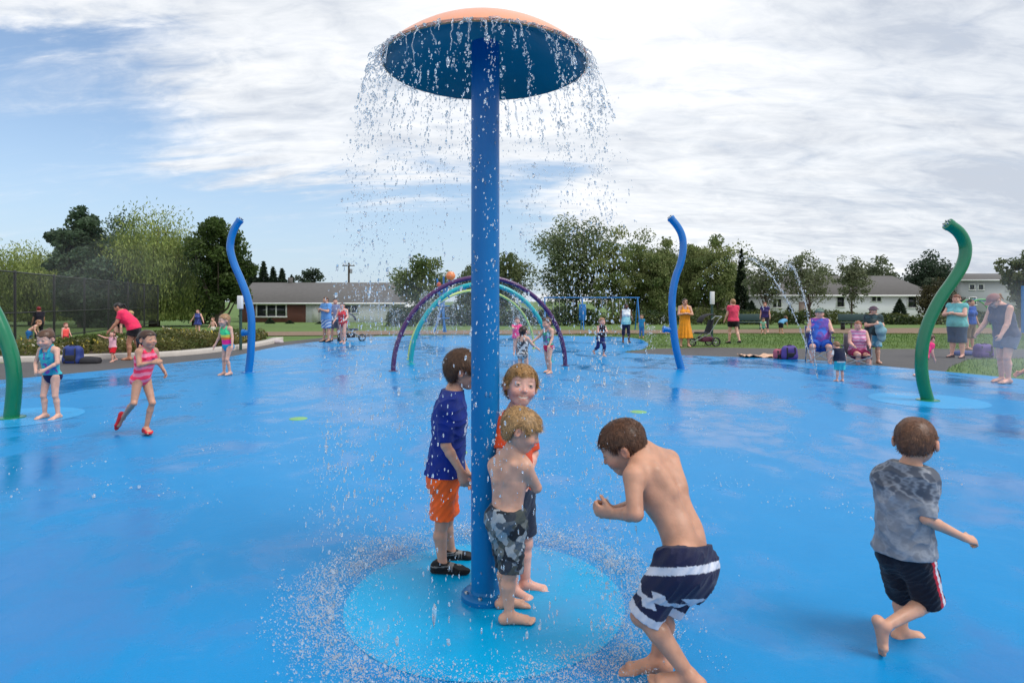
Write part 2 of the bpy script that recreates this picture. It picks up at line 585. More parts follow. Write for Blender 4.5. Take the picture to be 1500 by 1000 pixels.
def body_groups(J, H, fat=1.0, fine=True, curlL=25, curlR=25, bare=True, smile=False, hh=None, details=False, female=False, shod=False):
    up, rt, f, uw, rh, fp = frames(J)
    c = Ctx(); c.J, c.H, c.fat = J, H, fat
    c.up, c.rt, c.f, c.uw, c.rh, c.fp = up, rt, f, uw, rh, fp
    q = H * fat
    pel, wai, che, nk = J['pelvis'], J['waist'], J['chest'], J['neck']
    uc = che + (nk - che) * 0.55
    T = [cone(pel, wai, 0.084 * q, 0.074 * q, k=0.03 * H, fl=(fp, 0.74)),
         cone(wai, che, 0.073 * q, 0.090 * q, k=0.04 * H, fl=(f, 0.70)),
         cone(che, uc, 0.090 * q, 0.066 * q, k=0.04 * H, fl=(f, 0.68)),
         cone(J['shL'] + (J['shR'] - J['shL']) * .04 - up * .006 * H, J['shR'] - (J['shR'] - J['shL']) * .04 - up * .006 * H, 0.034 * q, k=0.04 * H)]
    for s in 'LR':
        T.append(cone(nk + up * 0.012 * H, J['sh' + s] * 0.7 + nk * 0.3, 0.026 * q, 0.026 * q, k=0.03 * H))
        T.append(ell(J['hip' + s] - fp * 0.026 * H + uw * 0.0 * H, np.array([0.052, 0.052, 0.056]) * q, k=0.03 * H))
        if female:
            T.append(ell(che + f * 0.058 * q + (J['sh' + s] - (J['shL'] + J['shR']) / 2) * 0.45 - up * 0.01 * H, np.array([0.034, 0.034, 0.034]) * q, k=0.03 * H))
    if fat > 1.12:
        T.append(ell(wai * 0.6 + pel * 0.4 + f * 0.03 * H, np.array([0.08, 0.08, 0.08]) * q, k=0.04 * H))
    if details:
        bk = -f
        T.append(cone(wai + bk * 0.062 * H, che + bk * 0.078 * H, 0.008 * H, 0.008 * H, k=0.03 * H, op='-'))
        T.append(cone(che + bk * 0.078 * H, uc + bk * 0.066 * H, 0.008 * H, 0.006 * H, k=0.03 * H, op='-'))
        for s, sg in (('L', -1), ('R', 1)):
            a = che + rt * sg * 0.036 * H + bk * 0.052 * H - up * 0.02 * H
            b = che + rt * sg * 0.062 * H + bk * 0.046 * H + up * 0.055 * H
            T.append(cone(a, b, 0.013 * H, 0.017 * H, k=0.025 * H))
    c.torso = list(T)
    hc = J['head']; hf = nrm(J['hf']); hu = nrm(J['hu'] - hf * (J['hu'] @ hf))
    M = np.stack([np.cross(hf, hu), hf, hu])
    c.M, c.hc = M, hc
    c.hh = hh = hh or 0.19 * H
    base = hc - hu * 0.22 * hh - hf * 0.06 * hh
    T.append(cone(nk - up * 0.01 * H, base, 0.031 * q ** .5 * H ** .5, 0.029 * q ** .5 * H ** .5, k=0.03 * H))
    G = [dict(prims=T, k=0.01)]
    G.append(dict(prims=head_prims(hc, M, hh, fine, smile), k=0.03 * hh))
    for s, cu in (('L', curlL), ('R', curlR)):
        sh, el, wr = J['sh' + s], J['el' + s], J['wr' + s]
        mid = el + (wr - el) * 0.3
        A = [cone(sh, el, 0.031 * q, 0.0245 * q, k=0.01), cone(el, mid, 0.0225 * q, 0.0242 * q, k=0.008 * H), cone(mid, wr, 0.0242 * q, 0.0160 * q, k=0.006 * H)]
        hd = J.get('hd' + s)
        if hd is None: hd = wr - el
        pn = J.get('pn' + s)
        if pn is None: pn = (-rt if s == 'R' else rt)
        A += hand_prims(wr, hd, pn, s, H * (0.92 if H > 1.4 else 1.0), cu, fine=fine)
        G.append(dict(prims=A, k=0.016 * H))
    for s in 'LR':
        hp, kn, an = J['hip' + s], J['kn' + s], J['an' + s]
        td = J['toe' + s]
        bkv = -nrm(np.cross(np.cross(kn - an, td), kn - an)) if np.linalg.norm(np.cross(kn - an, td)) > 1e-6 else -fp
        c1 = kn + (an - kn) * 0.30 + bkv * 0.008 * H
        A = [cone(hp, kn, 0.053 * q, 0.0325 * q, k=0.01), ell(kn + (kn - (hp + an) / 2) * .10, np.array([0.0285] * 3) * q, k=0.012 * H),
             cone(kn, c1, 0.0285 * q, 0.0335 * q, k=0.008 * H), cone(c1, an, 0.0335 * q, 0.0200 * q ** .5 * H ** .5, k=0.008 * H)]
        c.__dict__['leg' + s] = list(A)
        if not shod:
            A += foot_prims(an, td, s, H, fine=fine, u=J.get('fu' + s))
        else:
            A += [cone(an, an - np.array([0, 0, .02 * H]), .021 * H, k=.01)]
        G.append(dict(prims=A, k=0.022 * H))
    c.groups = G
    return c


# ---- clothing ------------------------------------------------------------
def tee(c, sleeve=0.55, hem=-0.25, loose=0.016, wr=0.004, hollow=None, neck=0.55, seed=1, tank=False):
    J, H = c.J, c.H
    hp = J['pelvis'] + (J['waist'] - J['pelvis']) * hem
    npt = J['chest'] + (J['neck'] - J['chest']) * (1.02 if not tank else neck)
    nz = folds(26 / max(H, .6), seed)
    nzf = lambda P: nz(P) * wr * H
    tor = list(c.torso)
    if hem < .3:
        for s in 'LR':
            tor.append(ell(J['hip' + s] + c.uw * .022 * H, np.array([.058, .058, .058]) * H * c.fat, k=.03 * H))
    if sleeve <= 0:
        mid = (J['shL'] + J['shR']) / 2
        tor = [p for i, p in enumerate(tor) if i != 3]
        tor.append(cone(mid + (J['shL'] - mid) * .62 - c.up * .01 * H, mid + (J['shR'] - mid) * .62 - c.up * .01 * H, 0.030 * H * c.fat, k=0.04 * H))
    tor.append(cone(J['pelvis'] - c.uw * 0.1 * H, J['waist'], 0.092 * H * c.fat, 0.082 * H * c.fat, k=0.03 * H, fl=(c.fp, 0.84)))
    G = [dict(prims=tor, infl=loose * H, noise=nzf, clips=[(hp, -c.uw), (npt + c.up * 0.012 * H, c.up)], k=0.01)]
    for s in 'LR':
        if sleeve <= 0: continue
        sh, el, w_ = J['sh' + s], J['el' + s], J['wr' + s]
        if sleeve <= 1:
            e = sh + (el - sh) * sleeve
            pr = [cone(sh, sh + (el - sh) * (sleeve + .2), 0.037 * H * c.fat, 0.035 * H * c.fat)]
            ax = nrm(el - sh)
        else:
            e = el + (w_ - el) * (sleeve - 1)
            pr = [cone(sh, el, 0.036 * H * c.fat, 0.031 * H * c.fat), cone(el, w_, 0.031 * H * c.fat, 0.024 * H * c.fat)]
            ax = nrm(w_ - el)
        G.append(dict(prims=pr, noise=nzf, clips=[(e, ax)], hollow=hollow, k=0.02 * H))
    return G


def shorts(c, hem=0.8, top=0.40, loose=0.009, leg=0.066, wr=0.004, hollow=None, seed=3, flare=1.04):
    J, H = c.J, c.H
    tp = J['pelvis'] + (J['waist'] - J['pelvis']) * top
    nz = folds(22 / max(H, .6), seed)
    nzf = lambda P: nz(P) * wr * H
    G = [dict(prims=[p for p in c.torso if p['op'] == '+' and p['t'] == 'e' or p is c.torso[0]] + [cone(J['pelvis'] - c.uw * 0.02 * H, J['waist'], 0.086 * H * c.fat, 0.078 * H * c.fat, k=0.03 * H, fl=(c.fp, 0.76))],
              infl=loose * H, noise=nzf, clips=[(tp, c.uw)], k=0.01)]
    for s in 'LR':
        hp, kn = J['hip' + s], J['kn' + s]
        an = J['an' + s]
        if hem <= 1:
            e = hp + (kn - hp) * hem
            G.append(dict(prims=[cone(hp, e + nrm(kn - hp) * 0.03 * H, leg * H * c.fat, leg * flare * H * c.fat * (1 - 0.25 * hem))], noise=nzf, clips=[(e, nrm(kn - hp))], hollow=hollow, k=0.03 * H))
        else:
            e = kn + (an - kn) * (hem - 1)
            G.append(dict(prims=[cone(hp, kn, leg * H * c.fat, leg * 0.72 * H * c.fat), cone(kn, an, leg * 0.72 * H * c.fat, leg * 0.62 * H * c.fat * flare, k=0.02 * H)], noise=nzf, clips=[(e, nrm(an - kn))], hollow=hollow, k=0.03 * H))
    return G


def suit(c, top=0.25, low=None, infl=0.007, straps=True, bottom_only=False, hem=None, wr=0.0015):
    """a one-piece, tankini top or bikini bottom hugging the torso"""
    J, H = c.J, c.H
    nz = vnoise(30, 5)
    npt = J['chest'] + (J['neck'] - J['chest']) * top
    clips = [(npt, nrm(c.up - 0.15 * c.f))]
    if low is not None:
        clips.append((J['pelvis'] + (J['waist'] - J['pelvis']) * low, -c.uw))
    if bottom_only:
        clips = [(J['pelvis'] + (J['waist'] - J['pelvis']) * top, c.uw)]
    pr = [p for i, p in enumerate(c.torso) if i != 3 and not (p['t'] == 'c' and i > 3 and p['ra'] < .03 * H)] + [cone(J['pelvis'] - c.uw * 0.035 * H, J['pelvis'], 0.045 * H * c.fat, 0.06 * H * c.fat, k=0.03 * H)]
    G = [dict(prims=pr, infl=infl * H, noise=lambda P: nz(P) * wr * H, clips=clips, k=0.01)]
    if straps and not bottom_only:
        for s in 'LR':
            o = (J['sh' + s] - (J['shL'] + J['shR']) / 2) * 0.5
            for sg in (1, -1):
                a = J['chest'] + (J['neck'] - J['chest']) * 0.2 + o + c.f * sg * 0.062 * H
                b = J['neck'] + c.up * 0.020 * H + o * 0.95
                m_ = J['chest'] + (J['neck'] - J['chest']) * 0.72 + o * 0.95 + c.f * sg * 0.050 * H
                G.append(dict(prims=[cone(a, m_, 0.016 * H, 0.013 * H, k=0.01), cone(m_, b, 0.013 * H, k=0.01)], k=0.008 * H))
    return G


def skirt(c, hem_z, top=0.9, flare=0.16, infl=0.01, folds=0.006, seed=4):
    J, H = c.J, c.H
    tp = J['pelvis'] + (J['waist'] - J['pelvis']) * top
    lo = J['pelvis'].copy(); lo[2] = hem_z - 0.05
    ms = (J['knL'] + J['knR']) / 2; lo[:2] = (J['pelvis'][:2] + ms[:2]) / 2
    cen = J['pelvis']

    def nz(P):
        a = np.arctan2(P[:, 1] - cen[1], P[:, 0] - cen[0])
        t = np.clip((tp[2] - P[:, 2]) / (tp[2] - hem_z), 0, 1)
        return folds * H * t * np.sin(a * 9 + 2 * np.sin(a * 2 + seed))
    return [dict(prims=[cone(lo, tp, flare * H, 0.082 * H * c.fat, fl=(c.fp, 0.8))], infl=infl * H, noise=nz,
                 clips=[(tp, c.uw), (np.array([0, 0, hem_z]), np.array([0, 0, -1.0]))], k=0.01)]


def shoe(c, s, infl=0.004):
    J, H = c.J, c.H
    an, t = J['an' + s], J['toe' + s]
    t = nrm(t); u = np.array([0, 0, 1.0]) if J.get('fu' + s) is None else J['fu' + s]
    u = nrm(u - t * (u @ t))
    G = [dict(prims=foot_prims(an, t, s, H, fine=False, u=J.get('fu' + s)), infl=infl * H, clips=[(an + u * 0.004 * H - t * 0.0, nrm(u + 0.25 * t))], k=0.01)]
    a = an - t * 0.03 * H - u * 0.037 * H
    b = an + t * 0.10 * H - u * 0.037 * H
    G.append(dict(prims=[cone(a, b, 0.026 * H, 0.024 * H, fl=(u, 0.42))], k=0.004))
    return G


# ---- hair ----------------------------------------------------------------
def hair_parts(c, style='short', vol=0.035, fringe=0.25, seed=2, back=-0.34, side=-0.02):
    hh, M, hc = c.hh, c.M, c.hc
    nz = vnoise(7 / hh * 0.35, seed, 2)
    nz2 = vnoise(22 / hh * 0.35, seed + 9, 2)

    def L(x, y, z):
        return hc + (np.array([x, y, z]) * hh) @ M

    def cut(P):
        q = (P - hc) @ M.T / hh
        y = q[:, 1] + 0.03 * nz(P)
        zmin = np.interp(y, [-0.5, -0.24, -0.16, -0.12, 0.08, 0.14, 0.30, 0.5], [back, back, back + .1, side + .13, side + .13, side + 0.02, fringe, fringe])
        return (zmin + 0.03 * nz2(P) - q[:, 2]) * hh

    def nf(P):
        return (nz(P) * 0.018 + nz2(P) * 0.008) * hh

    class CutNoise:
        pass
    g = dict(prims=[ell(L(0, -0.03, 0.115), np.array([0.385 + vol, 0.465 + vol, 0.40 + vol]) * hh, M, k=0.01),
                    ell(L(0, -0.14, -0.06), np.array([0.33 + vol * .7, 0.30 + vol * .7, 0.33]) * hh, M, k=0.08 * hh)], k=0.01)
    base_noise = nf
    g['noise'] = base_noise
    g['cut'] = cut
    G = [g]
    if style in ('long', 'bob'):
        ln = 0.75 if style == 'long' else 0.45
        for s in (-1, 1):
            G.append(dict(prims=[cone(L(s * 0.30, -0.12, 0.0), L(s * 0.30, -0.20, -ln), 0.15 * hh, 0.09 * hh)], noise=nf, k=0.06 * hh))
        G.append(dict(prims=[cone(L(0, -0.33, 0.0), L(0, -0.32, -ln), 0.2 * hh, 0.13 * hh, fl=(M[1], 0.6))], noise=nf, k=0.06 * hh))
    if style == 'pony':
        G.append(dict(prims=[cone(L(0, -0.46, 0.14), L(0, -0.66, 0.02), 0.07 * hh, 0.12 * hh), cone(L(0, -0.66, 0.02), L(0.04, -0.70, -0.5), 0.12 * hh, 0.04 * hh, k=0.05 * hh)], noise=nf, k=0.03 * hh))
    if style == 'bun':
        G.append(dict(prims=[ell(L(0, -0.40, 0.36), np.array([0.17, 0.17, 0.17]) * hh, M)], noise=nf, k=0.03 * hh))
    if style == 'afro':
        G.append(dict(prims=[ell(L(0, -0.12, 0.25), np.array([0.42, 0.42, 0.38]) * hh, M)], noise=nf, k=0.03 * hh))
    return G


_eg = eval_groups


def eval_groups(groups, P, margin):         # hair groups also carry a hairline cut
    if any('cut' in g for g in groups):
        first = [dict(g) for g in groups if 'cut' in g]
        d = _eg(first, P, margin)
        m = d < 0.5
        if m.any():
            d[m] = np.maximum(d[m], first[0]['cut'](P[m]))
        rest = [g for g in groups if 'cut' not in g]
        if rest:
            d2 = _eg(rest, P, margin)
            k = 0.02
            h = np.clip(0.5 + 0.5 * (d2 - d) / k, 0, 1)
            d = d2 + (d - d2) * h - k * h * (1 - h)
        return d
    return _eg(groups, P, margin)


def strands(V, N, c, n, length, seed, crown=(0.05, -0.25, 0.42), width=0.0016, lift=0.25, fwd=0.0):
    r = np.random.default_rng(seed)
    i = r.integers(0, len(V), n)
    p, nn = V[i], N[i]
    cr = c.hc + (np.array(crown) * c.hh) @ c.M
    d = p - cr + r.normal(size=p.shape) * 0.25 * c.hh + c.M[1] * fwd * c.hh
    d -= nn * (d * nn).sum(1)[:, None]
    cl = [vnoise(75, seed + q_, 2) for q_ in range(3)]
    d /= np.linalg.norm(d, axis=1)[:, None] + 1e-9
    d += .55 * np.stack([f_(p) for f_ in cl], 1)
    d -= nn * (d * nn).sum(1)[:, None] * .8
    d /= np.linalg.norm(d, axis=1)[:, None] + 1e-9
    L = (length * (0.6 + 0.6 * r.random(n)))[:, None]
    s = np.cross(d, nn); s /= np.linalg.norm(s, axis=1)[:, None] + 1e-9
    w = width * (0.7 + 0.6 * r.random(n))[:, None]
    li = (lift * r.random(n) ** 1.5)[:, None]
    p0 = p - nn * 0.002
    p1 = p + d * L * 0.5 + nn * L * li * 0.7
    p2 = p + d * L + nn * L * li * 0.7 - np.array([0, 0, 1.0]) * L * 0.22
    vs = np.stack([p0 - s * w, p0 + s * w, p1 - s * w * .8, p1 + s * w * .8, p2], 1).reshape(-1, 3)
    b = np.arange(n)[:, None] * 5
    q = b + np.array([[0, 1, 3, 2]])
    t = b + np.array([[2, 3, 4]])
    return vs, q, t, i


def vert_normals(V, Q):
    e1 = V[Q[:, 2]] - V[Q[:, 0]]; e2 = V[Q[:, 3]] - V[Q[:, 1]]
    n = np.cross(e1, e2)
    N = np.zeros_like(V)
    for k in range(4):
        np.add.at(N, Q[:, k], n)
    return N / (np.linalg.norm(N, axis=1)[:, None] + 1e-12)


# ---- assembling a person -------------------------------------------------
def const(col):
    return lambda P, c: np.tile(np.array(col), (len(P), 1))


def build_person(label, J, H, skin=SK['fair'], hair=srgb(80, 55, 40), style='short', h=0.004, garments=(), fat=1.0, hh=None,
                 fine=True, smile=False, details=False, female=False, shod=False, curlL=25, curlR=25, hair_kw={}, strand=None, group=None, eyes=srgb(70, 80, 90), brow=None, hh_h=None, cat='person'):
    c = body_groups(J, H, fat, fine, curlL, curlR, smile=smile, hh=hh, details=details, female=female, shod=shod)
    V, Q = sdf_mesh(c.groups, h)
    base = np.array([J['pelvis'][0], J['pelvis'][1], min(V[:, 2].min(), 10)])
    col = np.tile(np.array(skin), (len(V), 1))
    q = (V - c.hc) @ c.M.T / c.hh

    def paint(pos, rad, cc, soft=0.4, amt=1.0):
        d = np.linalg.norm((q - np.array(pos)) / np.array(rad), axis=1)
        a = np.clip((1 + soft - d) / max(soft, 1e-3) / 1.0, 0, 1) * amt
        col[:] = col * (1 - a[:, None]) + np.array(cc) * a[:, None]
    blush = np.array(skin) * np.array([1.02, 0.80, 0.78])
    for s in (-1, 1):
        paint((s * 0.2, 0.37, -0.17), (0.09, 0.12, 0.08), blush, 0.9, 0.7)
        paint((s * 0.40, -0.02, -0.05), (0.06, 0.09, 0.12), blush, 0.6, 0.6)
    paint((0, 0.5, -0.11), (0.06, 0.08, 0.06), blush, 0.8, 0.5)
    lip = np.array(skin) * np.array([0.86, 0.52, 0.50])
    if fine:
        w = 0.135 if smile else 0.085
        for t in np.linspace(-1, 1, 9):
            cz = 0.04 * t * t if smile else 0.0
            paint((w * t, 0.42, -0.297 + cz), (0.026, 0.10, 0.036 * (1.05 - .5 * t * t)), lip, 0.5, 0.55 if not smile else 0.8)
        if smile:
            for t in np.linspace(-.8, .8, 9):
                paint((w * t, 0.42, -0.292 + 0.04 * t * t), (0.022, 0.10, 0.017 * (1.05 - .6 * t * t)), srgb(228, 218, 204), 0.3, 0.95)
        else:
            for t in np.linspace(-1, 1, 9):
                paint((w * t, 0.42, -0.298), (0.02, 0.10, 0.006), lip * .45, 0.6, 0.6)
        bc = brow if brow is not None else np.array(hair) * 0.9
        for s in (-1, 1):
            paint((s * 0.155, 0.43, 0.012), (0.054, 0.09, 0.024), srgb(206, 192, 184), 0.3)
            paint((s * 0.155, 0.44, 0.010), (0.027, 0.09, 0.025), np.array(eyes) * 0.35, 0.3)
            for t in np.linspace(-1, 1, 5):
                paint((s * 0.155 + .055 * t, 0.43, 0.034 - .014 * t * t), (0.018, 0.09, 0.008), np.array(hair) * 0.3, 0.7, 0.75)
            paint((s * 0.155, 0.41, 0.115), (0.080, 0.10, 0.011), bc, 0.9, 0.5)
    else:
        for s in (-1, 1):
            paint((s * 0.155, 0.42, 0.02), (0.06, 0.09, 0.035), np.array(hair) * 0.5, 0.6, 0.6)
        paint((0, 0.43, -0.29), (0.09, 0.09, 0.035), lip, 0.6, 0.8)
    # knees, elbows, soles a little redder
    for jn in ('knL', 'knR', 'elL', 'elR', 'anL', 'anR'):
        d = np.linalg.norm(V - J[jn], axis=1) / (0.05 * H)
        a = np.clip(1.4 - d, 0, 1)[:, None] * 0.18
        col[:] = col * (1 - a) + blush * a
    body = mesh_np('person', V, Q, M_SKIN, None, True, col, base)
    tag(body, label, cat, group)
    c.base = base
    # hair
    if style:
        HG = hair_parts(c, style, **hair_kw)
        HV, HQ = sdf_mesh(HG, hh_h or h)
        hc_ = np.tile(np.array(hair), (len(HV), 1))
        if len(HV):
            fac = [HQ]
            if strand:
                N = vert_normals(HV, HQ)
                n, ln, kw = strand
                sv, sq, st, si = strands(HV, N, c, n, ln * c.hh, 5, **kw)
                b = len(HV)
                rr = np.random.default_rng(3)
                sc = (rr.uniform(0.65, 1.45, n))[:, None] * np.array(hair)
                hc_ = hc_ * .75
                HV = np.concatenate([HV, sv])
                hc_ = np.concatenate([hc_, np.repeat(sc, 5, 0)])
                fac = [HQ, sq + b, st + b]
            mesh_np('hair', HV - base, fac, M_HAIR, body, True, hc_)
    for g in garments:
        nm, fn, cf = g[:3]
        hg = g[3] if len(g) > 3 else h
        GV, GQ = sdf_mesh(fn(c), hg)
        if len(GV) == 0: continue
        o = mesh_np(nm, GV - base, GQ, M_CLOTH, body, True, cf(GV, c))
    return body, c


# ---- forward kinematics for the people farther off ------------------------
AD = dict(ank=.045, knee=.275, hip=.505, waist=.60, chest=.725, sh=.815, neck=.845, head=.928, shw=.105, hipw=.052, ua=.165, fa=.145, hh=.138)
CH = dict(ank=.043, knee=.255, hip=.465, waist=.56, chest=.675, sh=.765, neck=.795, head=.893, shw=.100, hipw=.050, ua=.150, fa=.130, hh=.19)


def rot_x(a):
    c_, s_ = math.cos(a), math.sin(a)
    return np.array([[1, 0, 0], [0, c_, -s_], [0, s_, c_]])


def rot_y(a):
    c_, s_ = math.cos(a), math.sin(a)
    return np.array([[c_, 0, s_], [0, 1, 0], [-s_, 0, c_]])


def rot_z(a):
    c_, s_ = math.cos(a), math.sin(a)
    return np.array([[c_, -s_, 0], [s_, c_, 0], [0, 0, 1]])


def fk(H, loc, yaw=0, child=True, lean=0, armL=(5, 8, 12, 0), armR=(5, 8, 12, 0), legL=(0, 3, 0), legR=(0, 3, 0), look=(0, 0), seat=None, twist=0):
    """arm: swing forward, out, elbow bend, forearm inwards; leg: swing forward, out, knee bend. yaw 0 looks away from the camera, 180 to it"""
    B = CH if child else AD
    J = {}
    hipz = B['hip'] * H
    pel = np.array([0, 0, hipz + 0.015 * H])
    T = rot_z(R(twist)) @ rot_x(R(-lean))
    tor = lambda x, y, z: pel + T @ (np.array([x, y, z]) * H)
    J['pelvis'] = pel
    J['waist'] = pel + rot_x(R(-lean * .5)) @ np.array([0, 0, (B['waist'] - B['hip'] - .015) * H])
    J['chest'] = tor(0, 0, B['chest'] - B['hip'] - .015)
    J['neck'] = tor(0, 0, B['neck'] - B['hip'] - .015)
    hr = T @ rot_x(R(lean * 0.5)) @ rot_z(R(look[0])) @ rot_x(R(-look[1]))
    J['head'] = J['neck'] + hr @ (np.array([0, 0.015, B['head'] - B['neck']]) * H)
    J['hf'] = hr @ np.array([0, 1.0, 0]); J['hu'] = hr @ np.array([0, 0, 1.0])
    for s, sg, (ap, ab, eb, inn), (lp, lb, kb) in (('L', -1, armL, legL), ('R', 1, armR, legR)):
        sh = tor(sg * B['shw'], 0, B['sh'] - B['hip'] - .015)
        A = T @ rot_x(R(ap)) @ rot_y(R(-sg * ab))
        el = sh + A @ np.array([0, 0, -B['ua'] * H])
        Fm = A @ rot_z(R(sg * inn)) @ rot_x(R(eb))
        wr = el + Fm @ np.array([0, 0, -B['fa'] * H])
        J['sh' + s], J['el' + s], J['wr' + s] = sh, el, wr
        J['pn' + s] = Fm @ np.array([-sg, 0, 0.0])
        hp = np.array([sg * B['hipw'] * H, 0, hipz])
        Lm = rot_x(R(lp)) @ rot_y(R(-sg * lb))
        kn = hp + Lm @ np.array([0, 0, -(B['hip'] - B['knee']) * H])
        Km = Lm @ rot_x(R(-kb))
        an = kn + Km @ np.array([0, 0, -(B['knee'] - B['ank']) * H])
        J['hip' + s], J['kn' + s], J['an' + s] = hp, kn, an
        tip = max(0, kb - lp - 25)
        J['toe' + s] = rot_x(R(-tip)) @ np.array([sg * 0.12, 1.0, 0])
        J['fu' + s] = rot_x(R(-tip)) @ np.array([0, 0, 1.0])
    low = min(J['anL'][2], J['anR'][2]) - B['ank'] * H
    dz = -low if seat is None else seat - hipz + 0.03 * H
    Zr = rot_z(R(yaw))
    vec = ('hf', 'hu', 'toeL', 'toeR', 'fuL', 'fuR', 'pnL', 'pnR')
    for k_ in J:
        if k_ in vec:
            J[k_] = Zr @ J[k_]
        else:
            J[k_] = Zr @ (J[k_] + np.array([0, 0, dz])) + np.asarray(loc)
    return J, B['hh'] * H
# ------------------------------------------------------------------ ground
def smooth_loop(pts, n=8, closed=True):
    P = np.asarray(pts, float); out = []
    N = len(P)
    for i in range(N if closed else N - 1):
        p0, p1, p2, p3 = (P[(i - 1) % N], P[i], P[(i + 1) % N], P[(i + 2) % N]) if closed else (P[max(i - 1, 0)], P[i], P[i + 1], P[min(i + 2, N - 1)])
        for t in np.linspace(0, 1, n, endpoint=False):
            out.append(.5 * ((2 * p1) + (-p0 + p2) * t + (2 * p0 - 5 * p1 + 4 * p2 - p3) * t ** 2 + (-p0 + 3 * p1 - 3 * p2 + p3) * t ** 3))
    if not closed: out.append(P[-1])
    return np.array(out)


def flat_sheet(name, poly, z, mat, thick=0.0):
    import bmesh
    bm = bmesh.new()
    vs = [bm.verts.new((float(x), float(y), z)) for x, y in poly]
    f = bm.faces.new(vs)
    bmesh.ops.triangulate(bm, faces=[f])
    bmesh.ops.recalc_face_normals(bm, faces=bm.faces)
    for f in bm.faces:
        if f.normal.z < 0: f.normal_flip()
    me = bpy.data.meshes.new(name); bm.to_mesh(me); bm.free()
    me.materials.append(mat)
    o = bpy.data.objects.new(name, me); COL.objects.link(o)
    return o


def fp(px, py):
    p = floor_at(px, py); return (p[0], p[1])


# grass -----------------------------------------------------------------
m, nt, b = newmat('grass_ground')
tc = node(nt, 'ShaderNodeTexCoord')
n1 = node(nt, 'ShaderNodeTexNoise'); n1.inputs['Scale'].default_value = .5; n1.inputs['Detail'].default_value = 8
n2 = node(nt, 'ShaderNodeTexNoise'); n2.inputs['Scale'].default_value = 9; n2.inputs['Detail'].default_value = 6
for n_ in (n1, n2): nt.links.new(tc.outputs['Object'], n_.inputs['Vector'])
ad = node(nt, 'ShaderNodeMath', operation='ADD'); nt.links.new(n1.outputs['Fac'], ad.inputs[0]); nt.links.new(n2.outputs['Fac'], ad.inputs[1])
cr = node(nt, 'ShaderNodeValToRGB'); cr.color_ramp.elements[0].position = .7; cr.color_ramp.elements[0].color = (.05, .12, .018, 1)
cr.color_ramp.elements[1].position = 1.3; cr.color_ramp.elements[1].color = (.15, .215, .045, 1)
mrg = node(nt, 'ShaderNodeMath', operation='MULTIPLY'); mrg.inputs[1].default_value = 1.0
nt.links.new(ad.outputs[0], mrg.inputs[0]); nt.links.new(mrg.outputs[0], cr.inputs[0])
cr.color_ramp.elements[0].position = .42; cr.color_ramp.elements[1].position = 1.0
hv = node(nt, 'ShaderNodeMath', operation='MULTIPLY'); hv.inputs[1].default_value = .65
nt.links.new(ad.outputs[0], hv.inputs[0]); nt.links.new(hv.outputs[0], cr.inputs[0])
nt.links.new(cr.outputs[0], b.inputs['Base Color']); setp(b, Roughness=.9)
bp = node(nt, 'ShaderNodeBump'); bp.inputs['Strength'].default_value = .6; bp.inputs['Distance'].default_value = .08
nt.links.new(n2.outputs['Fac'], bp.inputs['Height']); nt.links.new(bp.outputs[0], b.inputs['Normal'])
M_GRASS = m
ys = np.array([-60, -20, 0, 29, 33, 37, 41, 45, 50, 55, 60, 65, 70, 80, 100, 150, 300, 800, 2500], float)
xs = np.array([-2500, -600, -200, -100, -60, -30, -10, 0, 10, 30, 60, 100, 200, 600, 2500], float)
V = np.array([[x, y, ground_z(y)] for y in ys for x in xs])
nx = len(xs)
F = np.array([[j * nx + i, j * nx + i + 1, (j + 1) * nx + i + 1, (j + 1) * nx + i] for j in range(len(ys) - 1) for i in range(nx - 1)])
tag(mesh_np('ground', V, F, M_GRASS, smooth=True), kind='structure')

